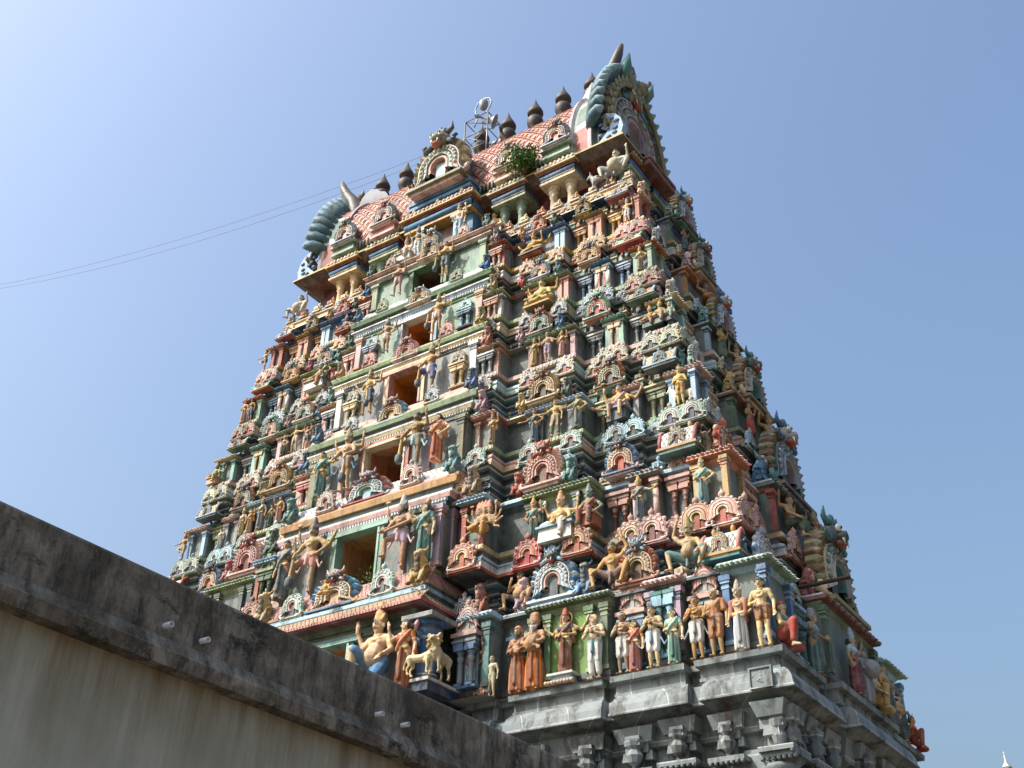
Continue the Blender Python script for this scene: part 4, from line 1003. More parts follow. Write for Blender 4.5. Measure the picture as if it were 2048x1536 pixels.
def bracket():
    mb = MB()   # hanging-bud corbel over an abacus with scalloped underside and a cushion capital on its shaft
    mb.box(-.42, .42, -.30, .3, 1.62, 1.95, 'grey', (-.10, -.12)); mb.box(-.30, .30, -.22, .3, 1.38, 1.62, 'grey')
    for sx in (-1, 1):
        mb.box(sx*.30-.10, sx*.30+.10, -.2, .2, 1.2, 1.42, 'grey', (.03, .03)); continue
        mb.lathe([(.03, 1.12, 'grey'), (.12, 1.2, 'grey'), (.15, 1.32, 'grey'), (.10, 1.42, 'grey'), (.13, 1.5, 'grey'), (.16, 1.62, 'grey')], 8, (sx*.36, -.16, 0))
    mb.lathe([(.04, 1.02, 'grey'), (.15, 1.12, 'grey'), (.21, 1.28, 'grey'), (.14, 1.42, 'grey'), (.20, 1.5, 'grey'), (.24, 1.64, 'grey')], 8, (0, -.32, 0), False)
    mb.box(-.20, .20, -.46, 0, 1.50, 1.74, 'grey', (.02, .02))
    mb.box(-.16, .16, -.16, .2, .92, 1.4, 'grey')
    mb.box(-.52, .52, -.52, .3, .82, .93, 'grey')
    for i in range(7): mb.ell((-.45+.15*i, -.47, .80), (.075, .06, .06), 'grey', 6, 4)
    mb.lathe([(.20, -6.5, 'grey'), (.20, .0, 'grey'), (.27, .02, 'grey'), (.30, .12, 'grey'), (.22, .2, 'grey'), (.20, .28, 'grey'), (.34, .40, 'grey'), (.42, .52, 'grey'), (.40, .60, 'grey'), (.26, .66, 'grey'), (.48, .82, 'grey')], 16)
    return mb.mesh("bracket_pillar", M_GR)
bm_ = bracket()
for u in (.355, .47, .595, .69, .775, .865, .955):
    for sx in (-1, 1):
        put("bracket_pillar", bm_, FF, sx*u*WBs, DBs-1.0+.30, 7.74+.06*math.sin(u*91), (.92+.1*math.sin(u*57), .98, .97), granite)
for v in (-5.1, -3.7, -2.6, -1.0, .6, 1.9, 3.6, 5.1):
    put("bracket_pillar", bm_, FS, v, WBs-1.0+(.55 if abs(v) < 2.1 else .28), 7.78, .98, granite)
sh = MB()                                                        # small carved shrine between two pillars
sh.box(-.5, .5, -.2, .2, 0, .12, 'grey'); sh.box(-.42, .42, -.16, .2, .12, .7, 'grey'); sh.box(-.52, .52, -.24, .2, .7, .84, 'grey'); sh.box(-.4, .4, -.2, .2, .84, 1.3, 'grey', (.08, .05)); sh.box(-.14, .14, -.22, 0, .2, .55, 'grey')
put("carved_shrine", sh.mesh("carved_shrine", M_GR), FF, .91*WBs, DBs-1.0+.26, 7.5, 1, granite)
rp = MB()                                                        # dancing figure in low relief on the cornice
rp.box(-.30, .30, -.03, .05, -.02, .50, 'grey')
for x0_, x1_, z0_, z1_ in ((-.30, .30, -.02, .02), (-.30, .30, .46, .50), (-.30, -.26, .02, .46), (.26, .30, .02, .46)): rp.box(x0_, x1_, -.07, -.02, z0_, z1_, 'grey')
put("carved_relief", rp.mesh("carved_relief", M_GR), FF, 12.72, DBs-.0, 9.93, .92, granite)
RELIEF_AT = FF.p(12.72, DBs+.02, 9.95)
# lean steel beam that sticks out of the right flank
bmx = MB(); bmx.tube([(11.2, -2.0, 13.72), (13.9, -2.0, 13.70)], .055, 'dred', 6)
# ------------------------------------------------------------------ painted figures
def ring_pts(c, rx, ry, z, n=10, a0=0, a1=360):
    return [(c[0]+rx*math.sin(R(a0+(a1-a0)*i/n)), c[1]-ry*math.cos(R(a0+(a1-a0)*i/n)), z) for i in range(n+1)]
def figure(skin='tan', arms=(('down', -1), ('down', 1)), legs='stand', garment=None, gcol='white', gcol2=None, top=None, tcol='red', crown=None, ccol='gold', hair='hair', beard=None, mous=False, female=False, jewel='gold', turn=0., lean=0., item=None, belly=0., heads=1, hands=True, sash=None):
    """joint skeleton -> three capsule sets: body, clothing, headdress"""
    B = []; G = []; H = []; I = []
    sk = col(skin); dz = 0.
    if legs in ('lalita', 'lotus', 'chair', 'squat', 'kneel'): dz = {'lalita': -.45, 'lotus': -.80, 'chair': -.45, 'squat': -.55, 'kneel': -.55}[legs]
    pel = np.array([0, 0, .95+dz])
    def b(p, q, r1, r2, c=None): B.append((tuple(p), tuple(q), r1, r2, sk if c is None else col(c)))
    def g(p, q, r1, r2, c): G.append((tuple(p), tuple(q), r1, r2, col(c)))
    def it_(p, q, r1, r2, c): I[-1].append((tuple(p), tuple(q), r1, r2, col(c)))
    def h(p, q, r1, r2, c): H.append((tuple(p), tuple(q), r1, r2, col(c)))
    z = lambda v: v+dz
    lx = lean
    wa = .105 if female else .125
    # trunk
    for s in (-1, 1): b((s*.075, 0, z(.93)), (s*.06, 0, z(1.02)), .115 if not female else .13, .10)
    b((0, 0, z(.98)), (lx*.5, -.01-belly*.3, z(1.12)), .135, wa+belly*.35)
    if belly: b((lx*.4, -.06-belly*.5, z(1.08)), (lx*.5, -.05-belly*.4, z(1.14)), .12+belly*.5, .10+belly*.5)
    b((lx*.5, -.01, z(1.12)), (lx, .0, z(1.30)), wa, .135 if female else .15)
    for s in (-1, 1):
        b((lx+s*.07, -.02, z(1.28)), (lx+s*.10, -.0, z(1.36)), .105, .09)
        b((lx, 0, z(1.38)), (lx+s*.185, .0, z(1.395)), .075, .068)
        if female: b((lx+s*.075, -.10, z(1.28)), (lx+s*.078, -.125, z(1.275)), .068, .05)
        else: b((lx+s*.07, -.085, z(1.30)), (lx+s*.075, -.09, z(1.30)), .07, .06)
    b((lx, .005, z(1.40)), (lx, -.01, z(1.50)), .062, .055)
    # head(s) with a face
    offs = [0] if heads == 1 else [0, -1, 1] if heads == 3 else [-1.5, -.5, .5, 1.5]
    for ho in offs:
        hx, hy = lx+ho*.15, -.02+abs(ho)*.03
        c = np.array([hx, hy, z(1.60)])
        ta = R(turn+ho*38); fx = np.array([math.sin(ta), -math.cos(ta), 0]); rx = np.array([math.cos(ta), math.sin(ta), 0]); uz = np.array([0, 0, 1.])
        P = lambda a, d, e: c+rx*a+fx*d+uz*e
        b(P(0, .0, .03), P(0, .02, -.05), .108, .085)
        b(P(0, .05, -.10), P(0, .055, -.10), .045, .042)
        b(P(0, .10, .015), P(0, .118, -.025), .018, .024)                       # nose
        for s in (-1, 1):
            b(P(s*.108, -.01, .015), P(s*.112, -.012, -.03), .022, .018)        # ears
            b(P(s*.042, .088, .022), P(s*.044, .09, .022), .027, .024, 'ivory')
            b(P(s*.042, .108, .022), P(s*.043, .112, .022), .016, .016, 'black')
            b(P(s*.022, .105, .052), P(s*.068, .088, .050), .014, .011, 'black')
        b(P(-.022, .098, -.06), P(.022, .098, -.06), .013, .013, 'red')
        if mous:
            for s in (-1, 1): b(P(s*.005, .108, -.045), P(s*.06, .085, -.055), .016, .010, 'black')
        if beard:
            b(P(0, .07, -.09), P(0, .09, -.20), .07, .035, beard); h(P(0, .08, -.10), P(0, .11, -.24), .075, .03, beard)
            for s in (-1, 1): h(P(s*.08, .03, -.02), P(s*.05, .07, -.10), .03, .05, beard)
        if hair:
            h(P(0, -.03, .055), P(0, -.03, .02), .108, .112, hair)
            h(P(0, .01, .075), P(0, .0, .075), .10, .10, hair)
            if female: h(P(.0, -.12, .03), P(.02, -.14, -.02), .065, .07, hair)
        if crown == 'kirita':
            for i, (zz, r) in enumerate(((.08, .118), (.13, .112), (.19, .10), (.25, .085), (.31, .066), (.36, .045), (.40, .022))):
                h(P(0, -.01, zz), P(0, -.01, zz+.02), r, r, ccol if i % 2 == 0 else mixc(col(ccol), C['red'], .35))
            h(P(0, .09, .11), P(0, .09, .16), .03, .015, 'gold'); 
            for s in (-1, 1): h(P(s*.10, .02, .09), P(s*.13, .0, .17), .035, .02, ccol)
        elif crown == 'turban':
            for i in range(4): h(P(-.02, -.01, .07+.045*i), P(.02, -.01, .075+.045*i), .118-.002*i, .118-.002*i, ccol if i % 2 == 0 else mixc(col(ccol), C['brown'], .35))
        elif crown == 'hood':
            h(P(0, -.035, .05), P(0, -.05, -.06), .122, .12, ccol); h(P(0, .0, .08), P(0, -.03, .09), .108, .10, ccol)
        elif crown == 'band':
            for i in range(10):
                a = R(36*i); h(P(.108*math.sin(a), .0+.108*math.cos(a), .065), P(.108*math.sin(a+.6), .108*math.cos(a+.6), .065), .018, .018, ccol)
        elif crown == 'halo':
            for i in range(14):
                a = R(-130+20*i); h(P(.19*math.sin(a), -.06, .02+.19*math.cos(a)), P(.19*math.sin(a+.3), -.06, .02+.19*math.cos(a+.3)), .03, .03, 'olive' if i % 2 else ccol)
            for zz, r in ((.08, .115), (.14, .105), (.20, .085), (.26, .06), (.31, .03)): h(P(0, -.01, zz), P(0, -.01, zz+.02), r, r, ccol)
        elif crown == 'topknot':
            h(P(0, -.03, .12), P(0, -.03, .17), .07, .06, hair or 'hair'); h(P(0, -.03, .21), P(0, -.03, .24), .05, .02, ccol)
        elif crown == 'flame':
            for i in range(7):
                a = R(-66+22*i); h(P(.10*math.sin(a), -.04, .05+.10*math.cos(a)), P(.24*math.sin(a), -.05, .05+.26*math.cos(a)), .05, .015, ccol)
    # arms
    for spec in arms:
        nm, s = spec[0], spec[1]; it = spec[2] if len(spec) > 2 else None
        sh = np.array([lx+s*.205, .0, z(1.385)])
        A = dict(down=((s*.29, .03, 1.12), (s*.31, -.05, .88), (0, -.1, -1)), anjali=((s*.30, -.07, 1.13), (s*.055, -.25, 1.20), (-s*.25, -.25, 1)),
                 bent=((s*.31, .0, 1.12), (s*.15, -.22, 1.06), (-s*.9, -.4, .1)), raised=((s*.40, -.05, 1.28), (s*.42, -.16, 1.55), (0, -.1, 1)),
                 over=((s*.38, .0, 1.58), (s*.27, -.06, 1.85), (-s*.3, 0, 1)), out=((s*.44, .0, 1.28), (s*.66, -.12, 1.22), (s*1, -.2, 0)),
                 hip=((s*.43, .05, 1.18), (s*.21, -.06, 1.00), (-s*.8, -.4, -.3)), folded=((s*.33, -.05, 1.13), (-s*.05, -.24, 1.10), (-s*1, -.1, .1)),
                 club=((s*.34, -.10, 1.13), (s*.22, -.30, .98), (0, -.4, -.8)), knee=((s*.33, -.10, 1.14), (s*.33, -.34, .98), (0, -.6, -.6)),
                 back1=((s*.42, .10, 1.36), (s*.50, .02, 1.62), (0, 0, 1)), back2=((s*.46, .10, 1.24), (s*.66, .02, 1.40), (s*.4, 0, 1)), back3=((s*.46, .08, 1.12), (s*.70, -.02, 1.16), (s*1, 0, .4)), back4=((s*.40, .08, 1.00), (s*.58, -.05, .90), (s*1, 0, -.5)),
                 cross=((s*.30, -.10, 1.18), (-s*.22, -.28, .98), (-s*.8, -.3, -.5)), cheek=((s*.36, -.08, 1.22), (s*.22, -.2, 1.45), (-s*.3, .1, 1)))[nm]
        el = np.array(A[0])+[lx, 0, dz]; wr = np.array(A[1])+[lx, 0, dz]; hd = np.array(A[2], float); hd /= np.linalg.norm(hd)
        b(sh, el, .064 if not female else .056, .050); b(el, wr, .050, .034)
        b(sh+(el-sh)*.55, sh+(el-sh)*.66, .066, .064, jewel) if jewel else None
        b(wr-(wr-el)*.10, wr-(wr-el)*.02, .044, .042, jewel) if jewel else None
        pm = wr+hd*.05; b(wr, pm+hd*.03, .033, .040)
        sd = np.cross(hd, [0, -1., .01]); sd /= (np.linalg.norm(sd)+1e-9); cu = np.array([0, -1., 0])
        for i in range(4):
            o = pm+hd*.05+sd*(.033*(1-2*i/3)); Lf = (.062, .072, .068, .052)[i]
            b(o, o+hd*Lf*.6+cu*.008, .0125, .012); b(o+hd*Lf*.6+cu*.008, o+hd*Lf+cu*.03, .012, .009)
        o = pm+sd*.04*(-s if nm != 'x' else s); b(pm-hd*.01+sd*.03*-s, pm+hd*.045+sd*.065*-s+cu*.015, .014, .010)
        if it: I.append([])
        if it == 'club':
            e = np.array([wr[0]+s*.02, wr[1]-.06, .10]); it_(wr+hd*.06, e+[0, 0, .22], .035, .05, 'gold'); it_(e+[0, 0, .18], e+[0, 0, .08], .11, .11, 'slate')
        elif it == 'staff': it_(wr+hd*.05+[0, 0, .5], np.array([wr[0], wr[1]-.02, .05]), .018, .018, 'brown')
        elif it == 'disc': it_(pm+hd*.12, pm+hd*.20, .07, .07, 'gold')
        elif it == 'axe': it_(pm-hd*.05, pm+hd*.28, .018, .018, 'brown'); it_(pm+hd*.24+[-.05, 0, 0], pm+hd*.24+[.06, 0, 0], .05, .03, 'gold')
        elif it == 'bow': it_(pm+[0, -.02, -.35], pm+[s*.08, -.02, 0], .02, .025, 'gold'); it_(pm+[s*.08, -.02, 0], pm+[0, -.02, .4], .025, .02, 'gold')
        elif it == 'lotus': it_(pm+hd*.06, pm+hd*.14, .05, .03, 'pink')
        elif it == 'conch': it_(pm+hd*.08, pm+hd*.18, .06, .02, 'white')
        elif it == 'pot': it_(pm+hd*.05+[0, 0, .03], pm+hd*.05+[0, 0, .08], .08, .06, 'gold')
    # legs
    K = dict(stand=[((-1)*.10, (-.10, -.03, .50), (-.11, .03, .085), (-.13, -.14, .04)), (.10, (.10, -.03, .50), (.11, .03, .085), (.14, -.14, .04))],
             stride=[(-.10, (-.14, -.08, .50), (-.19, .0, .085), (-.24, -.16, .04)), (.10, (.11, -.02, .50), (.12, .05, .085), (.17, -.11, .04))],
             crossed=[(-.10, (-.30, -.24, .74), (-.30, -.22, .36), (-.33, -.36, .30)), (.10, (.12, -.04, .50), (.06, .02, .085), (.16, -.13, .04))],
             crossedm=[(.10, (.30, -.24, .74), (.30, -.22, .36), (.33, -.36, .30)), (-.10, (-.12, -.04, .50), (-.06, .02, .085), (-.16, -.13, .04))],
             dance=[(-.10, (-.32, -.18, .78), (-.02, -.24, .55), (.10, -.30, .50)), (.10, (.16, -.10, .48), (.06, .0, .085), (.12, -.15, .04))],
             lalita=[(-.10, (-.42, -.20, .52), (-.06, -.36, .50), (.05, -.42, .47)), (.10, (.24, -.36, .52), (.20, -.36, .10), (.22, -.50, .05))],
             lotus=[(-.10, (-.40, -.18, .13), (.02, -.33, .10), (.12, -.34, .10)), (.10, (.40, -.18, .13), (-.02, -.28, .09), (-.12, -.30, .08))],
             chair=[(-.10, (-.18, -.36, .52), (-.17, -.36, .10), (-.19, -.50, .05)), (.10, (.18, -.36, .52), (.17, -.36, .10), (.19, -.50, .05))],
             squat=[(-.10, (-.46, -.20, .56), (-.34, -.30, .10), (-.40, -.43, .05)), (.10, (.46, -.20, .56), (.34, -.30, .10), (.40, -.43, .05))],
             kneel=[(-.10, (-.24, -.36, .62), (-.22, -.30, .10), (-.25, -.45, .05)), (.10, (.20, -.30, .12), (.16, .08, .10), (.16, .2, .06))])[legs]
    for hx, kn, an, to in K:
        hp = np.array([hx*.85, 0, pel[2]-.02]); kn = np.array(kn); an = np.array(an); to = np.array(to)
        b(hp, kn, .105 if not female else .11, .066); b(kn, kn+(an-kn)*.35, .062, .066); b(kn+(an-kn)*.35, an, .066, .040)
        b(an, to, .042, .034); b(an-[0, 0, .03], an+[0, .035, -.04], .034, .032)
        for i in range(3): o = to+[(-.022+.022*i), -.015, -.008]; b(o, o+[0, -.03, -.005], .014, .012)
        if jewel: b(an+(kn-an)*.07, an+(kn-an)*.12, .05, .05, jewel)
    sl = legs
    # clothing
    g2 = col(gcol2) if gcol2 else mixc(col(gcol), C['dark'], .28)
    if garment in ('robe', 'sari') and sl in ('stand', 'stride'):
        zt = .30 if garment == 'sari' else .20
        n = 15
        for i in range(n):                                       # pleated skirt
            a = 2*math.pi*i/n; rx, ry = (.155, .125) if garment == 'sari' else (.19, .155)
            bx, by = (.165, .14) if garment == 'sari' else (.21, .17)
            g((.11*math.sin(a), -.09*math.cos(a), z(1.03)), (rx*math.sin(a), -ry*math.cos(a), .60), .045, .05, gcol if i % 2 else g2)
            g((rx*math.sin(a), -ry*math.cos(a), .60), (bx*math.sin(a), -by*math.cos(a), .10), .05, .045, gcol if i % 2 else g2)
        g((0, 0, 1.0), (0, 0, .15), .13, .16, gcol)
        g((.02, -.17, .98), (.03, -.20, .25), .045, .06, g2 if not sash else sash)
        g((-.12, -.06, 1.02), (.12, -.08, 1.02), .07, .07, jewel or g2)
    elif garment == 'robe' or garment == 'sari':
        for hx, kn, an, to in K:
            hp = np.array([hx*.85, 0, pel[2]-.02]); kn = np.array(kn); an = np.array(an)
            g(hp, kn, .135, .10, gcol); g(kn, kn+(an-kn)*.8, .10, .085, g2 if hx > 0 else gcol)
        g((-.08, 0, z(.97)), (.08, 0, z(.97)), .145, .145, gcol)
    elif garment in ('dhoti', 'shorts', 'loin'):
        f = dict(dhoti=.98, shorts=.72, loin=.42)[garment]
        for hx, kn, an, to in K:
            hp = np.array([hx*.85, 0, pel[2]-.0]); kn = np.array(kn); an = np.array(an)
            if f > .9: g(hp, kn, .130, .095, gcol); g(kn, kn+(an-kn)*.62, .095, .085, gcol); 
            else: g(hp, hp+(kn-hp)*f*1.25 if f*1.25 < 1.05 else kn, .132, .10, gcol)
            for k in range(3 if sl in ('stand', 'stride') else 0):
                q0 = hp+[(-.06+.06*k), -.10, 0]; q1 = hp+(kn-hp)*min(1, f*1.2)+[(-.05+.05*k), -.075, 0]; g(q0, q1, .022, .024, g2)
        g((-.09, 0, z(.99)), (.09, 0, z(.99)), .135, .135, g2); g((0, -.13, z(1.0)), (0, -.16, z(.72)), .04, .05, sash or g2)
        for s in (-1, 1): g((s*.02, -.10, z(1.03)), (s*.14, -.04, z(1.02)), .04, .04, jewel or g2)
    if top == 'blouse':
        g((lx*.8, -.0, z(1.22)), (lx, 0, z(1.32)), .135, .15, tcol)
        for s in (-1, 1): g((lx+s*.06, -.06, z(1.29)), (lx+s*.12, -.0, z(1.36)), .095, .085, tcol); g((lx+s*.19, 0, z(1.385)), (lx+s*.235, .01, z(1.29)), .078, .07, tcol); 
        for s in (-1, 1): g((lx+s*.075, -.10, z(1.28)), (lx+s*.078, -.125, z(1.275)), .075, .056, tcol)
        g((lx+.17, -.06, z(1.43)), (lx-.05, -.14, z(1.16)), .05, .055, gcol); g((lx-.05, -.14, z(1.16)), (-.16, -.10, z(1.0)), .055, .06, gcol); g((lx+.19, .05, z(1.42)), (.2, .12, z(.95)), .05, .08, gcol)
    elif top == 'shawl':
        for s in (-1, 1): g((lx+s*.10, -.0, z(1.44)), (lx+s*.20, -.01, z(1.38)), .06, .085, tcol); g((lx+s*.2, -.02, z(1.38)), (lx+s*.2, -.06, z(1.02)), .085, .06, tcol); g((lx+s*.1, .1, z(1.4)), (lx+s*.12, .11, z(.9)), .08, .09, tcol)
    elif top == 'drape':
        for k in range(5): g((lx+.16-.02*k, -.06-.01*k, z(1.43-.03*k)), (lx-.13+.0*k, -.12+.02*k, z(1.20-.07*k)), .055, .055, tcol if k % 2 else mixc(col(tcol), C['dark'], .2))
        g((lx, 0, z(1.05)), (lx, 0, z(1.28)), .15, .155, tcol); g((lx+.2, 0, z(1.4)), (lx+.24, 0, z(1.2)), .085, .08, tcol); g((.0, .1, z(1.4)), (0, .1, z(1.0)), .1, .12, tcol)
    if jewel:
        for rr, zz, dy in ((.10, 1.41, .02), (.125, 1.33, .05), (.12, 1.22, .06)):
            pts = ring_pts((lx, 0), rr, rr*.8+dy, z(zz), 8, -80, 80)
            for p, q in zip(pts, pts[1:]): b((p[0], p[1], p[2]+.05*abs(p[0]-lx)/rr), (q[0], q[1], q[2]+.05*abs(q[0]-lx)/rr), .017, .017, jewel if top != 'x' else jewel)
    if sash and garment in ('loin', 'shorts'):
        for s in (-1, 1): g((s*.15, -.0, z(1.0)), (s*.34, -.04, z(.62)), .035, .025, sash); g((s*.34, -.04, z(.62)), (s*.44, -.06, z(.72)), .025, .03, sash)
    return B, G, H, I
_figc = {}
def statue(label, cat, loc, h, rz=0., group="painted figures on the tower", vox=.026, seat=None, **kw):
    key = repr(sorted(kw.items(), key=lambda t: t[0]))+str(vox)
    if key not in _figc:
        B, G, H, I = figure(**kw)
        mb = sculpt("statue", B, vox)
        mg = sculpt("garment", G, vox) if G else None
        mh = sculpt("headdress", H, vox) if H else None
        mi = [sculpt("held_item", q, vox) for q in I]
        zs = [v.co.z for m in (mb, mg, mh) if m for v in m.vertices]
        _figc[key] = (mb, mg, mh, mi, min(zs), max(zs))
    mb, mg, mh, mi, z0, z1 = _figc[key]
    s = h/(z1-z0)
    o = link("statue", mb, None, (loc[0], loc[1], loc[2]-z0*s), rz, s)
    tag(o, label, cat, group)
    if mg: link("garment", mg, o)
    if mh: link("headdress" if kw.get('crown') else "hair", mh, o)
    for q in mi: link("held_item", q, o)
    if seat:
        sb = MB(); w, d, top_, c1, c2 = seat
        sb.box(-w, w, -d, .25, z0, z0+top_-.06, c1, (.03, .03)); sb.box(-w-.04, w+.04, -d-.04, .25, z0+top_-.06, z0+top_, c2)
        link("seat", sb.mesh("seat", M_ST), o)
    return o
# ------------------------------------------------------------------ statues of the ledge row
ROW = "painted statues standing in a row on the stone ledge"
SU = "painted statues on the storeys of the tower"
def dn(*a): return tuple(a)
ZL = 11.045
def row(label, x, h, y=-5.08, **kw): return statue(label, "statue", (x, y, ZL), h, group=ROW, vox=.017, **kw)
row("shorter dark-bearded monk statue in orange robe and hood, left of the grey-bearded monk", 5.78, 1.9, skin='tan', garment='robe', gcol=S(196,112,44), gcol2=S(120,66,34), crown='hood', ccol=S(190,120,72), beard='hair', arms=(('bent', -1), ('bent', 1)), jewel='brown', belly=.06)
row("tall grey-bearded monk statue in orange pleated robe and orange turban", 6.3, 2.18, skin='tan', garment='robe', gcol=S(206,120,44), gcol2=S(128,72,36), crown='turban', ccol=S(198,130,62), beard=S(170,168,160), mous=True, arms=(('cross', -1), ('cross', 1)), jewel='brown', belly=.16)
g_ = MB(); g_.box(6.62, 7.95, -4.86, -4.8, 11.35, 13.05, S(96,140,62)); g_.box(6.58, 6.68, -4.9, -4.8, 11.3, 13.1, 'lime'); g_.box(7.89, 7.99, -4.9, -4.8, 11.3, 13.1, 'lime')
link("green_panel", g_.mesh("green_panel", M_PL), storeys[0])
ped = row("goddess statue in dark red skirt with halo, on a pedestal before a green panel", 7.2, 1.86, -5.0, skin='pale', garment='sari', gcol=S(140,58,48), gcol2=S(95,38,34), crown='halo', ccol=S(170,70,50), arms=(('bent', -1), ('bent', 1), ('back2', -1, 'lotus'), ('back2', 1, 'lotus')), female=True, top='blouse', tcol='slate', jewel='gold')
ped.location.z = 11.36
pm_ = MB(); pm_.box(-.36, .36, -.30, .28, -.32, -.20, 'lilac'); pm_.box(-.30, .30, -.26, .25, -.20, -.02, 'sky'); pm_.box(-.40, .40, -.34, .28, -.06, 0, 'white')
for i in range(9): pm_.ell((-.4+.1*i, -.34, -.27), (.07, .09, .07), 'pink' if i % 2 else 'cream', 6, 4)
link("pedestal", pm_.mesh("pedestal", M_ST), ped, (0, 0, 0))
row("bald bare-chested devotee statue in white wrap with palms joined, facing left, beside the goddess", 8.12, 1.74, skin='pale', garment='dhoti', gcol='white', gcol2='grey', sash='teal', hair=None, arms=(('anjali', -1), ('anjali', 1)), turn=-40, jewel='brown')
row("brown-skinned devotee statue in white knee-length wrap holding a child against his shoulder", 8.93, 1.64, skin='bronze', garment='shorts', gcol='white', crown='band', ccol='cream', arms=(('anjali', -1), ('bent', 1)), turn=-25, jewel='gold')
row("small woman statue in red sari reaching toward the man beside her", 9.26, 1.36, skin='pale', garment='sari', gcol=S(176,72,56), gcol2=S(120,48,40), female=True, top='blouse', tcol='red', arms=(('bent', -1), ('down', 1)), turn=-35)
row("pale praying devotee statue in white shorts and blue waist sash, left of the green-sari woman", 9.78, 1.64, skin='pale', garment='shorts', gcol='white', sash='blue', crown='band', ccol='brown', arms=(('anjali', -1), ('anjali', 1)), turn=-15, jewel='brown')
row("woman statue in pale green sari between two men in white wraps on the ledge", 10.33, 1.45, skin='pale', garment='sari', gcol=S(140,178,160), gcol2=S(70,105,98), female=True, top='blouse', tcol='mint', arms=(('bent', -1), ('down', 1)), turn=-20)
row("devotee statue in white knee-length wrap with hands joined, directly left of the ochre monk", 10.96, 1.66, skin='tan', garment='shorts', gcol='white', top=None, crown='band', ccol='brown', arms=(('anjali', -1), ('bent', 1)), jewel='brown', sash='grey')
row("shaven-headed monk statue in ochre robe draped over one shoulder", 11.46, 1.70, skin='tan', garment='shorts', gcol=S(184,128,48), gcol2=S(130,84,34), top='drape', tcol=S(184,128,48), hair=None, arms=(('bent', -1), ('down', 1)), turn=-15, jewel=None)
row("king statue in long white wrap, red shawl, necklaces and crown", 12.08, 1.84, skin='pale', garment='sari', gcol='white', gcol2='grey', top='shawl', tcol=S(160,66,48), crown='kirita', ccol=S(186,176,150), arms=(('down', -1), ('hip', 1)), jewel='gold')
row("pale bare-chested man statue in tan loincloth at the right corner of the ledge", 12.66, 1.76, skin='pale', garment='loin', gcol=S(176,138,92), gcol2=S(120,88,56), sash=None, arms=(('bent', -1), ('down', 1)), crown='band', ccol='hair', jewel='gold')
# statues of the lowest bay
statue("large crouching crowned guardian statue in blue shorts, half hidden by the stained wall", "statue", (2.25, -6.62, 11.3), 2.55, 0, SU, .02, skin='pale', garment='shorts', gcol='blue', crown='kirita', ccol='gold', mous=True, arms=(('knee', -1), ('knee', 1), ('back1', -1, 'axe'), ('back2', 1, 'lotus')), legs='kneel', turn=-20, belly=.1)
statue("woman statue in bright orange sari beside the crouching guardian, holding a fan up", "statue", (3.25, -6.72, 11.1), 1.98, 0, SU, .02, skin='pale', garment='sari', gcol=S(205,98,50), gcol2=S(140,62,36), female=True, top='blouse', tcol=S(200,92,48), arms=(('raised', -1), ('down', 1)), turn=-50)
statue("fierce red-skinned four-armed statue in blue shorts, one arm raised, left of the stone boy", "statue", (4.42, -5.25, ZL), 1.98, 0, SU, .018, skin=S(128,50,42), garment='shorts', gcol='blue', gcol2='sky', crown='kirita', ccol='olive', mous=True, arms=(('over', -1), ('raised', 1), ('down', -1), ('hip', 1)), jewel='gold', belly=.05)
statue("small pale naked boy statue standing at the right of the red statue", "statue", (5.1, -5.3, ZL), 1.12, 0, SU, .03, skin=S(188,182,150), garment=None, hair=S(170,160,130), arms=(('down', -1), ('down', 1)), jewel=None)
statue("tiny crawling pale child statue at the feet of the red statue", "statue", (4.78, -5.32, ZL), .42, 0, SU, .04, skin='tan', garment=None, legs='squat', arms=(('knee', -1), ('knee', 1)), jewel=None)

_B, _G, _H, _I = figure(skin='grey', garment='loin', gcol='grey', gcol2='grey', crown='kirita', ccol='grey', legs='dance', arms=(('out', -1), ('raised', 1)), jewel='grey')
_rm = sculpt("carved_relief", [(a, b, r1, r2, 'grey') for a, b, r1, r2, c in _B+_G+_H], .03, M_GR)
link("carved_relief", _rm, granite, RELIEF_AT, 0, (.27, .12, .20))
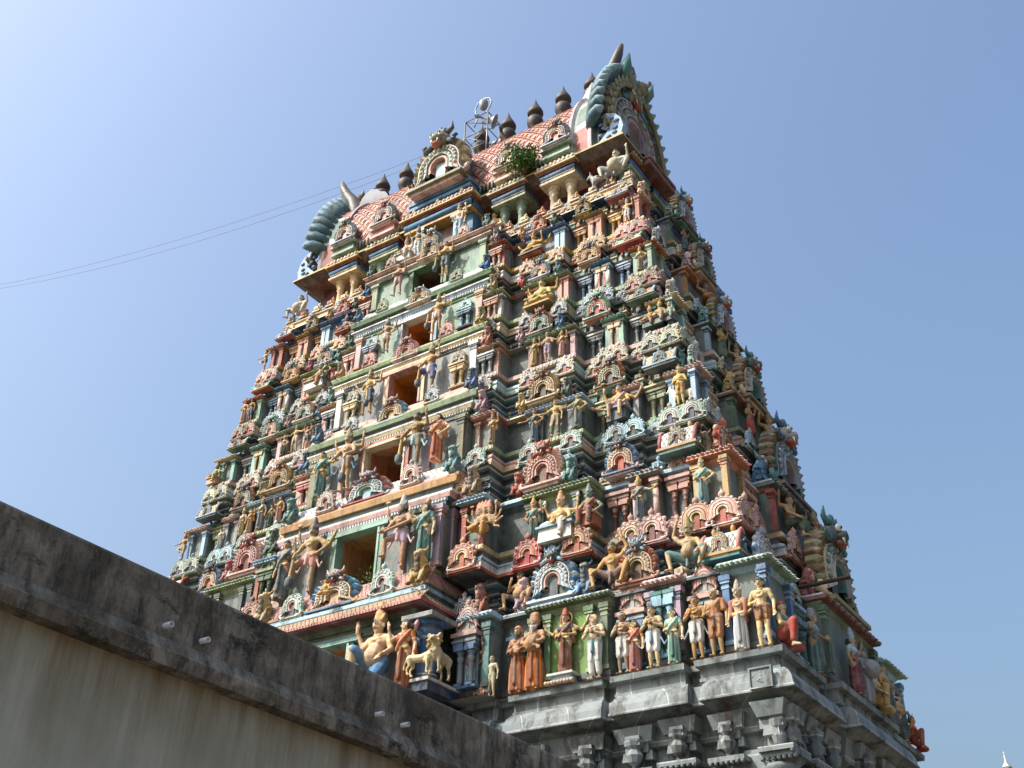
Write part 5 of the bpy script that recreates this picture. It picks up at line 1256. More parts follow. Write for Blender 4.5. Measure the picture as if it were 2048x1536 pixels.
# ------------------------------------------------------------------ animals
def animal(label, loc, h, caps, rz=0, vox=.03, cat="animal statue"):
    key = ('animal', label); m = sculpt("animal_statue", caps, vox)
    zs = [v.co.z for v in m.vertices]; s = h/(max(zs)-min(zs))
    o = link("animal_statue", m, None, (loc[0], loc[1], loc[2]-min(zs)*s), rz, s)
    return tag(o, label, cat)
def quad(c1, c2, mane=None, horns=False, seated=False):
    K = []; a = lambda p, q, r1, r2, c: K.append((p, q, r1, r2, c))
    a((-.45, 0, .72), (.05, 0, .70), .19, .17, c1); a((.05, 0, .70), (.42, 0, .76), .17, .21, c1); a((.35, 0, .62), (.4, 0, .7), .2, .2, c1)
    a((.45, 0, .85), (.60, 0, 1.08), .15, .12, c1); a((.62, 0, 1.12), (.70, 0, 1.10), .13, .12, c1); a((.72, 0, 1.07), (.86, 0, 1.03), .09, .065, c2)
    for s in (-1, 1):
        a((.40, s*.12, .62), (.42, s*.13, .36), .10, .06, c1); a((.42, s*.13, .36), (.40, s*.13, .08), .055, .045, c1); a((.40, s*.13, .06), (.47, s*.13, .04), .055, .05, c2)
        a((-.45, s*.12, .66), (-.38, s*.14, .42), .14, .075, c1); a((-.38, s*.14, .42), (-.52, s*.14, .28), .065, .045, c1); a((-.52, s*.14, .28), (-.48, s*.14, .08), .045, .045, c1); a((-.48, s*.14, .06), (-.41, s*.14, .04), .055, .05, c2)
        a((.60, s*.10, 1.20), (.57, s*.15, 1.28), .045, .02, c1); a((.76, s*.075, 1.15), (.77, s*.08, 1.15), .028, .026, 'black')
        if horns: a((.64, s*.08, 1.24), (.62, s*.16, 1.36), .03, .025, 'gold'); a((.62, s*.16, 1.36), (.66, s*.12, 1.46), .025, .01, 'gold')
        if mane:
            for k in range(6):
                t = R(-60+48*k); a((.56, s*.06, 1.08), (.54+.12*math.cos(t), s*.19, 1.08+.2*math.sin(t)), .09, .06, mane)
    a((-.62, 0, .72), (-.74, 0, .5), .04, .03, c1); a((-.74, 0, .5), (-.72, 0, .3), .03, .05, mane or c2)
    if horns: a((.25, 0, .92), (.30, 0, .98), .12, .09, c1)
    return K
ZP = 11.38
animal("cream lion statue standing side-on with its head turned out, on the blue pillar's plinth", (3.9, -6.85, ZP), .85, quad('cream', 'sand', 'gold'), R(8), .028)
animal("seated golden lion statue with big curly mane against the blue pillar, behind the cream lion", (4.25, -6.45, ZP), 1.05, quad('sand', 'gold', 'gold'), R(-75), .028)

# ------------------------------------------------------------------ guardians and women beside the window openings
def door(label, k, x, h, z=None, **kw):
    y = -(BAYY[k]+.36); z = z if z is not None else WIN[k][0]
    return statue(label, "statue", (x, y, z), h, 0, "guardian statues beside the window openings", .024 if k < 3 else .03, **kw)
door("guardian statue with club and one leg crossed, left of the lowest orange window opening", 1, -1.62, 2.66, skin='tan', garment='loin', gcol='salmon', sash='pink', crown='kirita', ccol='slate', mous=True, legs='crossed', arms=(('club', -1, 'club'), ('hip', 1), ('back1', -1, 'axe'), ('back2', 1)), turn=10)
door("guardian statue with grey crown and raised knee, right of the lowest orange window opening", 1, 2.0, 2.5, skin='tan', garment='loin', gcol='lilac', sash='pink', crown='kirita', ccol='grey', mous=True, beard='hair', legs='crossed', arms=(('cross', 1), ('knee', -1), ('back1', -1, 'axe'), ('back2', 1, 'disc')), turn=-12)
door("woman statue in dark grey-blue sari with one hand raised, left of the lowest window's guardian", 1, -2.72, 2.1, skin='tan', garment='sari', gcol=S(88,104,108), gcol2=S(56,70,76), female=True, top='blouse', tcol='slate', arms=(('down', -1), ('raised', 1)), turn=25)
door("woman statue in green blouse and teal skirt, right of the lowest window's guardian", 1, 2.88, 1.95, skin='pale', garment='sari', gcol=S(100,150,135), gcol2=S(50,90,84), female=True, top='blouse', tcol='teal', arms=(('raised', -1), ('down', 1)), turn=-45)
door("golden-armoured guardian statue leaning on a club, left of the second orange window opening", 2, -1.4, 2.5, skin='tan', garment='loin', gcol='bronze', sash='blue', crown='kirita', ccol='olive', mous=True, arms=(('club', 1, 'club'), ('club', -1), ('back1', -1), ('back1', 1)), top=None)
door("guardian statue with bent leg over a long club, right of the second orange window opening", 2, 1.55, 2.2, skin='bronze', garment='loin', gcol='olive', sash='sky', crown='topknot', ccol='olive', mous=True, legs='crossed', arms=(('club', -1, 'club'), ('knee', -1), ('raised', 1, 'axe'), ('out', 1)))
door("woman statue in pale green sari reaching right, left of the second window's guardian", 2, -2.5, 1.85, skin='tan', garment='sari', gcol=S(120,165,150), gcol2=S(60,95,88), female=True, top='blouse', tcol='teal', arms=(('hip', -1), ('out', 1)), turn=15)
door("woman statue in orange-red sari with hand at her chest, right of the second window's guardian", 2, 2.42, 1.8, skin='pale', garment='sari', gcol=S(206,118,88), gcol2=S(150,66,50), female=True, top='blouse', tcol='salmon', arms=(('bent', -1), ('hip', 1)), turn=-35)
door("guardian statue in blue loincloth with club, left of the third window opening", 3, -1.35, 1.95, skin='tan', garment='shorts', gcol='navy', sash='slate', crown='kirita', ccol='brown', mous=True, arms=(('club', 1, 'club'), ('hip', -1), ('back1', 1), ('back2', -1)), legs='stride', turn=8)
door("guardian statue in blue loincloth with raised hand and staff, right of the third window opening", 3, 1.4, 2.05, skin='bronze', garment='shorts', gcol=S(60,86,140), sash='pink', crown='kirita', ccol='olive', arms=(('club', -1, 'club'), ('raised', 1, 'axe'), ('knee', -1)), legs='crossed', mous=True)
door("brown guardian statue with club, left of the fourth window opening", 4, -1.2, 1.62, skin='bronze', garment='loin', gcol='salmon', sash='white', crown='kirita', ccol='olive', arms=(('club', -1, 'club'), ('hip', 1), ('back1', 1)), mous=True)
door("gold-brown guardian statue holding bow and club, right of the fourth window opening", 4, 1.15, 1.78, skin='tan', garment='loin', gcol='orange', sash='white', crown='kirita', ccol='olive', arms=(('club', -1, 'club'), ('out', 1, 'bow'), ('raised', 1)), legs='stride', mous=True)
door("guardian statue with crossed arms, left of the fifth, dark window opening", 5, -1.2, 1.6, skin='tan', garment='loin', gcol='pink', crown='topknot', ccol='brown', arms=(('folded', -1), ('folded', 1), ('raised', 1)), legs='stride')
door("guardian statue in dark green shorts, right of the fifth, dark window opening", 5, 1.05, 1.68, skin='tan', garment='shorts', gcol=S(80,105,108), crown='topknot', ccol='brown', arms=(('folded', -1), ('folded', 1), ('raised', 1), ('club', -1, 'club')))

# ------------------------------------------------------------------ figures in the pavilions of the front
def pav(label, k, u, h, dx=0., lift=0., out=.06, **kw):
    pp = (PS[k] if abs(u) < .35 else PA[k] if abs(u) < .7 else .30)-.30; out -= pp
    x = u*LW[k]+dx+(.73 if u > 0 else 1.0)*pp
    return statue(label, "statue", (x, -(LD[k]-.12-out), LV[k]+FLR[k]*(LV[k+1]-LV[k])+lift), h, 0, SU, .026 if k < 3 else .03, **kw)
FAN = (('back1', -1, 'axe'), ('back1', 1, 'disc'), ('back2', -1, 'disc'), ('back2', 1, 'axe'), ('back3', -1), ('back3', 1), ('back4', -1), ('back4', 1), ('bent', -1), ('bent', 1))
SE = (.42, .30, .50, 'white', 'sky')
pav("ten-armed four-headed deity statue seated between the second window bay and a red pillar", 1, .315, 1.32, lift=.05, skin='tan', garment='robe', gcol='gold', crown='kirita', ccol='salmon', legs='lalita', heads=4, arms=FAN)
pav("woman attendant in green skirt standing at the left of the white-clad seated god, second storey", 1, .463, 1.50, skin='tan', garment='sari', gcol=S(110,140,120), gcol2=S(60,84,72), female=True, top='blouse', tcol='teal', crown='kirita', ccol='gold', arms=(('hip', -1), ('raised', 1)), turn=15)
pav("seated four-armed god in white wrap with one leg hanging, on a white throne, second storey", 1, .540, 1.72, lift=-.25, skin=S(200,160,105), garment='dhoti', gcol='white', gcol2='grey', crown='kirita', ccol='gold', legs='lalita', arms=(('bent', -1), ('knee', 1), ('back1', -1, 'conch'), ('back1', 1, 'conch')), seat=(.5, .34, .44, 'white', 'sky'))
pav("green-skinned seated woman at the right of the white-clad god, second storey", 1, .617, 1.42, skin='greenskin', garment='sari', gcol=S(150,78,70), female=True, top='blouse', tcol='dred', crown='kirita', ccol='teal', legs='chair', arms=(('knee', -1), ('hip', 1)), seat=(.3, .28, .44, 'red', 'pink'))
pav("woman statue in grey-blue skirt holding a lute, between pale pink pillars, second storey", 1, .755, 1.52, skin='tan', garment='sari', gcol=S(120,138,150), gcol2=S(70,84,98), female=True, top='blouse', tcol='dgreen', crown='kirita', ccol='gold', arms=(('bent', -1), ('out', 1, 'pot')), turn=10)
pav("woman statue in teal sari in the red-eaved corner pavilion with yellow pillars", 1, .925, 1.56, dx=-.12, skin='pale', garment='sari', gcol=S(120,160,158), gcol2=S(66,100,102), female=True, top='blouse', tcol='pgreen', crown='kirita', ccol='olive', arms=(('bent', -1), ('hip', 1)), turn=-10)
pav("small golden-skirted deity statue beside a tan pillar, right of the second window, third storey", 2, .318, 1.2, skin='tan', garment='sari', gcol='gold', gcol2='brown', female=True, top='blouse', tcol='orange', crown='kirita', ccol='brown', arms=(('bent', -1, 'lotus'), ('raised', 1, 'lotus')))
pav("woman in blue skirt at the left of the standing god with three companions, third storey", 2, .465, 1.22, skin='tan', garment='sari', gcol=S(88,120,140), gcol2=S(50,76,96), female=True, top='blouse', tcol='dgreen', hair='hair', arms=(('out', -1), ('hip', 1)))
pav("crowned standing god in olive wrap between a blue-skirted and a grey-skirted woman, third storey", 2, .535, 1.50, skin=S(196,156,96), garment='dhoti', gcol='olive', gcol2='gold', crown='kirita', ccol='gold', arms=(('out', -1), ('down', 1), ('back1', -1), ('back1', 1)), legs='stride')
pav("woman in grey-green skirt with arms bent outward, right of the standing god, third storey", 2, .607, 1.26, skin='tan', garment='sari', gcol=S(120,136,120), gcol2=S(72,86,78), female=True, top='blouse', tcol='olive', hair='hair', arms=(('out', -1), ('hip', 1)), turn=-20)
pav("seated pink warrior goddess with wild hair and several arms between blue-grey pillars, third storey", 2, .755, 1.52, dx=-.1, skin='pale', garment='shorts', gcol='lilac', female=True, top='blouse', tcol='gold', crown='flame', ccol='orange', legs='chair', arms=(('raised', -1, 'axe'), ('knee', 1), ('back2', 1), ('back3', -1, 'disc'), ('bent', -1)), seat=(.3, .28, .44, 'slate', 'grey'))
pav("golden flute-playing youth statue in front of a white cow, right corner of the third storey", 2, .935, 1.46, dx=-.08, skin=S(206,172,104), garment='shorts', gcol='gold', crown='kirita', ccol='gold', arms=(('bent', -1), ('bent', 1)), legs='stand')
animal("white cow statue standing behind the golden flute player at the right corner", (10.25, -3.36, LV[2]+FLR[2]*3.043), .92, quad('ivory', 'white', None, True), math.pi, .03)
for i, (u, h, c, ar, lab) in enumerate(((.475, 1.22, 'gold', (('down', -1), ('raised', 1)), "standing figure in ochre skirt, left one of three under the mint horseshoe gable, fourth storey"), (.525, 1.34, 'lilac', (('bent', -1), ('bent', 1), ('back2', -1), ('back2', 1)), "standing god with pale legs, middle one of three under the mint horseshoe gable, fourth storey"), (.578, 1.12, 'salmon', (('bent', -1), ('raised', 1)), "standing figure in orange-red skirt, right one of three under the mint horseshoe gable, fourth storey"))):
    pav(lab, 3, u, h, skin='tan', garment='sari' if i != 1 else 'shorts', gcol=c, female=i != 1, top='blouse' if i != 1 else None, tcol='olive', crown='kirita', ccol='olive', arms=ar)
for i, (u, c, s_) in enumerate(((.906, 'orange', .95), (.94, 'pale', 1.02), (.972, 'mint', .86))):
    pav(("small seated woman in orange, left one of the corner trio, fourth storey", "seated god with pale body, middle one of the corner trio, fourth storey", "small seated woman in green, right one of the corner trio, fourth storey")[i], 3, u, s_, dx=-.1, lift=.1, skin='tan', garment='sari', gcol=c, female=i != 1, top='blouse' if i != 1 else None, tcol='green', crown='kirita', ccol='gold', legs='lalita', arms=(('knee', -1), ('bent', 1)), seat=(.34, .28, .42, 'slate', 'grey'))
pav("golden four-armed meditating god with crossed legs under the red small gable, fifth storey", 4, .525, 1.40, lift=-.2, skin=S(180,160,110), garment='dhoti', gcol='gold', crown='topknot', ccol='olive', legs='lotus', arms=(('knee', -1), ('knee', 1), ('back1', -1), ('back1', 1)), seat=(.4, .3, .08, 'olive', 'gold'))
pav("dull gold standing figure between light green pillars, right corner of the fifth storey", 4, .935, 1.12, dx=-.1, skin='tan', garment='sari', gcol='olive', gcol2='brown', female=True, top='blouse', tcol='gold', crown='kirita', ccol='olive', arms=(('bent', -1), ('hip', 1)))
pav("orange-gold seated god in front of a red backdrop, right half of the sixth storey", 5, .492, 1.30, skin=S(196,140,70), garment='dhoti', gcol='gold', crown='kirita', ccol='brown', legs='lotus', arms=(('bent', -1), ('raised', 1), ('back2', -1), ('back2', 1)), seat=(.44, .3, .1, 'red', 'dred'))
pav("cream standing figure between dark red pillars, right corner of the sixth storey", 5, .925, 1.12, dx=-.08, skin='pale', garment='shorts', gcol='white', crown='kirita', ccol='pink', arms=(('bent', -1), ('raised', 1), ('down', -1)))
# left half
for i, (u, h, c, ar, lab) in enumerate(((-.697, 1.2, 'gold', (('down', -1), ('down', 1)), "figure in gold skirt and white top, leftmost of the left-hand group, third storey"), (-.66, 1.0, 'orange', (('bent', -1), ('raised', 1)), "short orange figure next to the gold-skirted one in the left-hand group, third storey"), (-.612, 1.4, 'grey', (('out', -1), ('down', 1)), "tall pale-robed woman in the middle of the left-hand group, third storey"), (-.565, .9, 'dgreen', (('bent', -1), ('bent', 1)), "small dark-skirted figure right of the pale-robed woman, third storey"), (-.528, 1.1, 'salmon', (('raised', -1), ('down', 1)), "bare-backed figure at the right end of the left-hand group, third storey"))):
    pav(lab, 2, u, h, skin='tan', garment='sari', gcol=c, female=True, top='blouse', tcol=('white', 'orange', 'grey', 'brown', 'tan')[i], crown='kirita' if i in (0, 2) else None, ccol='gold', arms=ar)
pav("dancing gold figure with one leg lifted at the far left corner, third storey", 2, -.955, 1.25, dx=-.3, skin='tan', garment='loin', gcol='gold', crown='kirita', ccol='brown', legs='dance', arms=(('out', -1), ('raised', 1)), jewel='gold')
pav("small white figure between blue pillars, left end of the third storey", 2, -.80, .85, skin='pale', garment='sari', gcol='white', female=True, top='blouse', tcol='white', arms=(('bent', -1), ('raised', 1)))
for i, (u, h, c, ar, lab) in enumerate(((-.622, .98, 'dgreen', (('down', -1), ('hip', 1)), "green-skirted figure, left one of the trio under the left mint gable, fourth storey"), (-.565, 1.3, 'sand', (('out', -1), ('out', 1)), "tall naked-looking sand-coloured god, middle one of the left trio, fourth storey"), (-.508, 1.08, 'slate', (('over', -1), ('over', 1)), "figure with both arms over its head, right one of the left trio, fourth storey"))):
    pav(lab, 3, u, h, skin='tan', garment='sari' if i == 0 else 'loin', gcol=c, female=i == 0, crown='kirita' if i < 2 else None, ccol='teal', arms=ar, legs='stand' if i == 0 else 'stride')
pav("seated group-like golden deity on an orange mount at the far left corner, fourth storey", 3, -.95, 1.1, dx=-.25, skin='olive', garment='dhoti', gcol='gold', legs='lalita', crown='kirita', ccol='olive', arms=(('bent', -1), ('knee', 1), ('back2', -1), ('back2', 1)), seat=(.36, .3, .42, 'orange', 'gold'))
pav("seated gold-skirted king with one leg folded, left half of the fifth storey", 4, -.548, 1.5, lift=.02, skin='tan', garment='robe', gcol='gold', gcol2='orange', crown='kirita', ccol='teal', legs='lalita', arms=(('out', -1), ('knee', 1)), seat=(.5, .34, .42, 'white', 'olive'))
pav("green-topped attendant behind the seated gold-skirted king, left half of the fifth storey", 4, -.505, 1.15, out=-.12, skin='tan', garment='sari', gcol='slate', female=True, top='blouse', tcol='dgreen', arms=(('bent', -1), ('hip', 1)))
pav("pair-like standing figure in ochre skirt at the far left corner, fifth storey", 4, -.95, 1.25, dx=-.22, skin='tan', garment='sari', gcol='gold', gcol2='orange', female=True, crown='kirita', ccol='brown', arms=(('bent', -1), ('down', 1)))
pav("dark green companion statue beside the ochre-skirted one, far left corner, fifth storey", 4, -.92, 1.1, dx=-.12, skin='bronze', garment='shorts', gcol='navy', arms=(('hip', -1), ('down', 1)), crown='topknot', ccol='brown')
pav("red-brown seated deity under the salmon great gable, left half of the sixth storey", 5, -.495, 1.05, skin='bronze', garment='dhoti', gcol='red', crown='kirita', ccol='brown', legs='lotus', arms=(('bent', -1), ('bent', 1), ('back2', -1), ('back2', 1)), seat=(.44, .3, .1, 'red', 'dred'))
pav("dancing dark figure with spread arms at the far left corner, sixth storey", 5, -.96, 1.15, dx=-.25, skin='tan', garment='loin', gcol='navy', crown='kirita', ccol='dark', legs='dance', arms=(('out', -1), ('over', 1)))
# crouching dwarfs that hold up the cornice above the ledge row
def dwarf(label, x, h, z, d=0., **kw): return statue(label, "statue", (x, -(LD[1]-.02+d), z), h, 0, "crouching dwarf figures above the ledge row", .022, **kw)
dwarf("crouching bare-chested dwarf with a hand on his head, above the two orange-robed monks", 5.5, 1.42, 13.55, .3, skin='tan', garment='loin', gcol='dark', crown='kirita', ccol='olive', mous=True, legs='squat', arms=(('cheek', -1), ('knee', 1)), belly=.1)
dwarf("leaping wild-haired dwarf with one arm stretched up, left of the large orange-red gable", 8.45, 1.7, 13.5, .3, skin='tan', garment='loin', gcol='brown', crown='flame', ccol='olive', mous=True, legs='squat', arms=(('knee', -1), ('over', 1)), turn=-15)
dwarf("grinning moustached dwarf with raised right hand, sitting beside the trellis barrel roof", 10.72, 1.66, 13.45, .35, skin='tan', garment='shorts', gcol='teal', crown='kirita', ccol='olive', mous=True, legs='squat', arms=(('over', -1), ('knee', 1)), belly=.1)
dwarf("crouching dwarf partly hidden by the stained wall, on the left half above the ledge row", -5.5, 1.42, 13.55, skin='tan', garment='loin', gcol='salmon', crown='kirita', ccol='olive', legs='squat', arms=(('knee', -1), ('over', 1)))
statue("small pink kneeling figure beside the blue-grey woman, left of the lowest window", "statue", (-3.5, -5.3, 15.1), 1.15, 0, SU, .03, skin='pale', garment='robe', gcol='pink', legs='squat', crown='kirita', ccol='gold', arms=(('raised', -1), ('raised', 1)))
statue("small golden child figure inside the opening of the blue-feathered gable under the lowest window", "statue", (-.1, -6.55, 14.55), .55, 0, SU, .04, skin='tan', garment=None, legs='lotus', arms=(('bent', -1), ('bent', 1)), crown='topknot', ccol='gold')
# top storey
T6 = "statues on the top storey under the roof"
statue("seated white-clad statue with crown at the left end of the top porch", "statue", (-1.35, -3.12, 29.98), 1.35, 0, T6, .03, skin='pale', garment='dhoti', gcol='white', crown='kirita', ccol='brown', legs='lalita', arms=(('knee', -1), ('knee', 1), ('raised', 1)), seat=(.45, .3, .42, 'white', 'cream'))
statue("standing statue in white trousers left of the top porch opening", "statue", (-.72, -3.2, 29.98), 1.6, 0, T6, .03, skin='bronze', garment='dhoti', gcol='white', crown='kirita', ccol='slate', arms=(('raised', -1), ('hip', 1), ('down', 1)))
statue("standing statue with pink shawl right of the top porch opening", "statue", (1.28, -3.2, 29.98), 1.85, 0, T6, .03, skin='pale', garment='dhoti', gcol='sky', top='shawl', tcol='pink', crown='kirita', ccol='brown', arms=(('bent', -1), ('raised', 1), ('down', 1)))
statue("large dark-haired man seated in the dark recess right of the top porch", "statue", (2.25, -2.2, 30.05), 1.5, 0, T6, .03, skin='tan', garment='dhoti', gcol='grey', hair='hair', crown=None, legs='lalita', arms=(('out', -1), ('knee', 1), ('raised', -1)), seat=(.5, .34, .42, 'grey', 'cream'), belly=.1)
statue("plump grey squatting man statue under the right end of the roof eave", "statue", (7.75, -2.35, 30.35), 1.5, 0, T6, .03, skin=S(190,180,160), garment='shorts', gcol='grey', hair='hair', mous=True, legs='squat', arms=(('down', -1), ('raised', 1)), belly=.2, jewel=None, turn=5)
animal("grey bull statue beside the plump squatting man, under the right end of the eave", (7.1, -2.4, 30.3), .95, quad(S(170,165,160), 'grey', None, True), math.pi, .03)
statue("plump white squatting man statue under the left end of the roof eave", "statue", (-7.85, -2.3, 30.3), 1.3, 0, T6, .03, skin=S(200,190,170), garment='shorts', gcol='white', hair='hair', legs='squat', arms=(('knee', -1), ('raised', 1)), belly=.2, jewel=None)

# ------------------------------------------------------------------ right flank
def flank(label, v, h, z, x, **kw): return statue(label, "statue", (x, v, z), h, math.pi/2, "painted statues on the shaded flank", .028, **kw)
flank("kneeling praying statue in red robe, first on the shaded flank ledge from the corner", -4.65, 1.25, ZL, 12.95, skin='pale', garment='robe', gcol=S(170,62,46), top='blouse', tcol='teal', crown='hood', ccol='red', legs='kneel', arms=(('anjali', -1), ('anjali', 1)), turn=-20)
flank("turbaned woman statue in blue-green clothes beside the green pillar on the shaded flank", -2.72, 1.75, ZL, 12.98, skin='tan', garment='sari', gcol=S(86,126,118), gcol2=S(48,74,72), female=True, top='blouse', tcol='sky', crown='turban', ccol='grey', arms=(('cheek', -1), ('out', 1, 'pot')))
flank("woman statue in red skirt and white-blue blouse beside the grey pot-bellied statue, shaded flank", -.75, 1.85, ZL, 13.28, skin='tan', garment='sari', gcol=S(130,58,54), gcol2=S(84,40,42), female=True, top='blouse', tcol='sky', crown='kirita', ccol='sky', arms=(('down', -1), ('raised', 1)))
flank("grey pot-bellied statue with elephant-like bulk on the shaded flank ledge", .1, 1.75, ZL, 13.25, skin=S(150,152,155), garment='robe', gcol=S(150,152,155), gcol2=S(120,122,126), belly=.35, crown='kirita', ccol='slate', arms=(('bent', -1), ('bent', 1), ('back1', -1), ('back1', 1)), jewel=None)
flank("seated statue in yellow skirt with raised knee, next to the grey pot-bellied one, shaded flank", .85, 1.5, ZL, 13.25, skin='pale', garment='robe', gcol=S(190,150,60), crown='kirita', ccol='brown', legs='kneel', arms=(('knee', -1), ('bent', 1)))
flank("woman statue in teal skirt on the far half of the shaded flank ledge", 1.7, 1.6, ZL, 13.25, skin='tan', garment='sari', gcol=S(70,120,112), gcol2=S(40,70, 70), female=True, top='blouse', tcol='gold', arms=(('bent', -1), ('hip', 1)))
flank("white-robed flute player statue on the far half of the shaded flank ledge", 2.75, 1.6, ZL, 13.0, skin=S(200,196,190), garment='sari', gcol='grey', gcol2='slate', hair='hair', arms=(('bent', -1), ('cheek', 1)))
flank("pale crowned statue in dark green skirt near the far end of the shaded flank ledge", 3.75, 1.6, ZL, 13.0, skin='pale', garment='sari', gcol='dgreen', gcol2='dark', crown='kirita', ccol='dgreen', arms=(('bent', -1), ('bent', 1)))
flank("red seated musician statue at the far end of the shaded flank ledge", 4.75, 1.15, ZL, 13.0, skin='tan', garment='robe', gcol=S(160,52,40), top='blouse', tcol='red', legs='kneel', crown='flame', ccol='slate', arms=(('raised', -1), ('bent', 1)))
FL = [(1, -.9, 1.5, 12.1, 'tan', 'dgreen', 'chair', "dark-haired seated woman beside a red pillar on the shaded flank, second storey"), (1, .55, 1.6, 12.3, S(150,100,70), 'brown', 'squat', "pot-bellied brown squatting figure on the shaded flank, second storey"),
      (2, -.75, 1.4, 11.15, 'tan', 'red', 'stand', "slim figure in red beside the golden deity on the shaded flank, third storey"), (2, .4, 1.6, 11.3, S(170,130,60), 'gold', 'lotus', "golden seated deity with swollen skirt on the shaded flank, third storey"),
      (3, -.7, 1.55, 10.45, 'tan', 'dgreen', 'stand', "tall figure in dark green skirt on the shaded flank, fourth storey"), (3, .25, 1.25, 10.55, 'tan', 'gold', 'lotus', "gold seated figure right of the green-skirted one on the shaded flank, fourth storey"),
      (4, -.1, 1.3, 9.8, S(150,110,80), 'orange', 'lotus', "brown seated figure on the shaded flank, fifth storey"), (4, .75, 1.2, 9.75, 'tan', 'brown', 'stand', "brown standing figure on the shaded flank, fifth storey"),
      (5, -.3, 1.25, 9.25, 'bronze', 'slate', 'stand', "dark standing figure on the shaded flank, sixth storey"), (5, .6, 1.1, 9.25, 'bronze', 'gold', 'lotus', "ochre seated figure on the shaded flank, sixth storey")]
for k, v, h, x, skc, gc, lg, lab in FL:
    zf = LV[k]+FLR[k]*(LV[k+1]-LV[k])
    flank(lab, v, h, zf, x, skin=skc, garment='robe' if lg == 'stand' else 'dhoti', gcol=gc, legs=lg, crown='kirita' if k != 1 or lg == 'squat' else None, ccol='olive', arms=(('bent', -1), ('raised', 1)) if lg == 'stand' else (('knee', -1), ('knee', 1), ('back1', -1), ('back1', 1)), belly=.2 if lg in ('squat', 'lotus') else 0)

# ------------------------------------------------------------------ things on the roof
def steel_frame():
    o = tag(link("loudspeaker_frame", None, None, (-.05, -.35, 36.7)), "open steel pipe frame on the roof ridge around a finial, with a hoop on top", "frame")
    mb = MB()
    w = .62; hh = 2.75
    for x in (-w, w):
        for y in (-.45, .45): mb.tube([(x, y, -.3), (x, y, hh)], .035, 'grey', 6)
    for z in (.9, 1.75, hh):
        for a, b in (((-w, -.45), (w, -.45)), ((w, -.45), (w, .45)), ((w, .45), (-w, .45)), ((-w, .45), (-w, -.45))): mb.tube([(*a, z), (*b, z)], .025, 'grey', 6)
    mb.tube([(-w, -.45, .9), (w, -.45, 1.75)], .02, 'grey', 6); mb.tube([(w, .45, .9), (-w, .45, 1.75)], .02, 'grey', 6); mb.tube([(-w, -.45, 1.75), (w, -.45, .9)], .02, 'grey', 6); mb.tube([(-w, -.45, hh), (w, .45, hh)], .02, 'grey', 6)
    mb.tube([(0, 0, -.2), (0, 0, hh)], .04, 'grey', 6)
    link("pipe_frame", mb.mesh("pipe_frame", M_STEEL), o)
    hp = MB(); pts = [(-.45, 0, hh), (-.33, 0, hh+.35), (-.24, 0, hh+.62), (-.42, 0, hh+.85), (-.46, 0, hh+1.15), (-.33, 0, hh+1.45), (0, 0, hh+1.6), (.33, 0, hh+1.45), (.44, 0, hh+1.15), (.36, 0, hh+.85), (.2, 0, hh+.65), (.32, 0, hh+.4), (.46, 0, hh)]
    sm = []
    for i in range(len(pts)-1):
        for t in (0, .5): sm.append(tuple(pts[i][j]*(1-t)+pts[i+1][j]*t for j in range(3)))
    sm.append(pts[-1]); hp.tube(sm, .032, 'grey', 6); link("hoop", hp.mesh("hoop", M_STEEL), o)
    lm = MB(); lm.lathe([(.03, .36, 'grey'), (.1, .34, 'grey'), (.2, .22, 'grey'), (.22, .06, 'grey'), (.19, -.06, 'grey'), (.15, -.2, 'black'), (.05, -.27, 'black')], 14, (0, 0, hh+1.15)); link("lamp_globe", lm.mesh("lamp_globe", M_HORN), o)
    return o
steel_frame()
def horn_mesh():
    mb = MB(); prof = [(.07, -.55), (.10, -.5), (.10, -.38), (.05, -.32), (.06, -.1), (.10, .1), (.19, .28), (.33, .40), (.35, .41), (.31, .38), (.16, .22), (.06, .0)]
    vs = []; fs = []; n = 18
    for r, t in prof:
        for i in range(n): a = 2*math.pi*i/n; vs.append((r*math.cos(a), -t, r*math.sin(a)))
    for j in range(len(prof)-1):
        for i in range(n): fs.append((j*n+i, j*n+(i+1) % n, (j+1)*n+(i+1) % n, (j+1)*n+i))
    fs.append(tuple(range(n))); fs.append(tuple((len(prof)-1)*n+i for i in range(n))[::-1]); mb.add(vs, fs, 'grey', True)
    mb.box(-.04, .04, -.15, .1, -.3, -.08, 'grey'); return mb.mesh("horn_loudspeaker", M_HORN)
hmesh = horn_mesh()
for (x, y, z, rz, rx, lab) in ((-1.15, -.75, 38.25, R(-38), R(18), "grey horn loudspeaker pointing left on the left post of the roof frame"), (.42, -.7, 39.15, R(125), R(22), "grey horn loudspeaker pointing right, highest one, inside the top of the roof frame"), (.98, -.4, 37.95, R(70), R(-6), "grey horn loudspeaker low on the right post of the roof frame, facing right")):
    o = link("horn_loudspeaker", hmesh, None, (x, y, z), rz); o.rotation_euler = (rx, 0, rz); tag(o, lab, "loudspeaker", "horn loudspeakers on the roof frame")
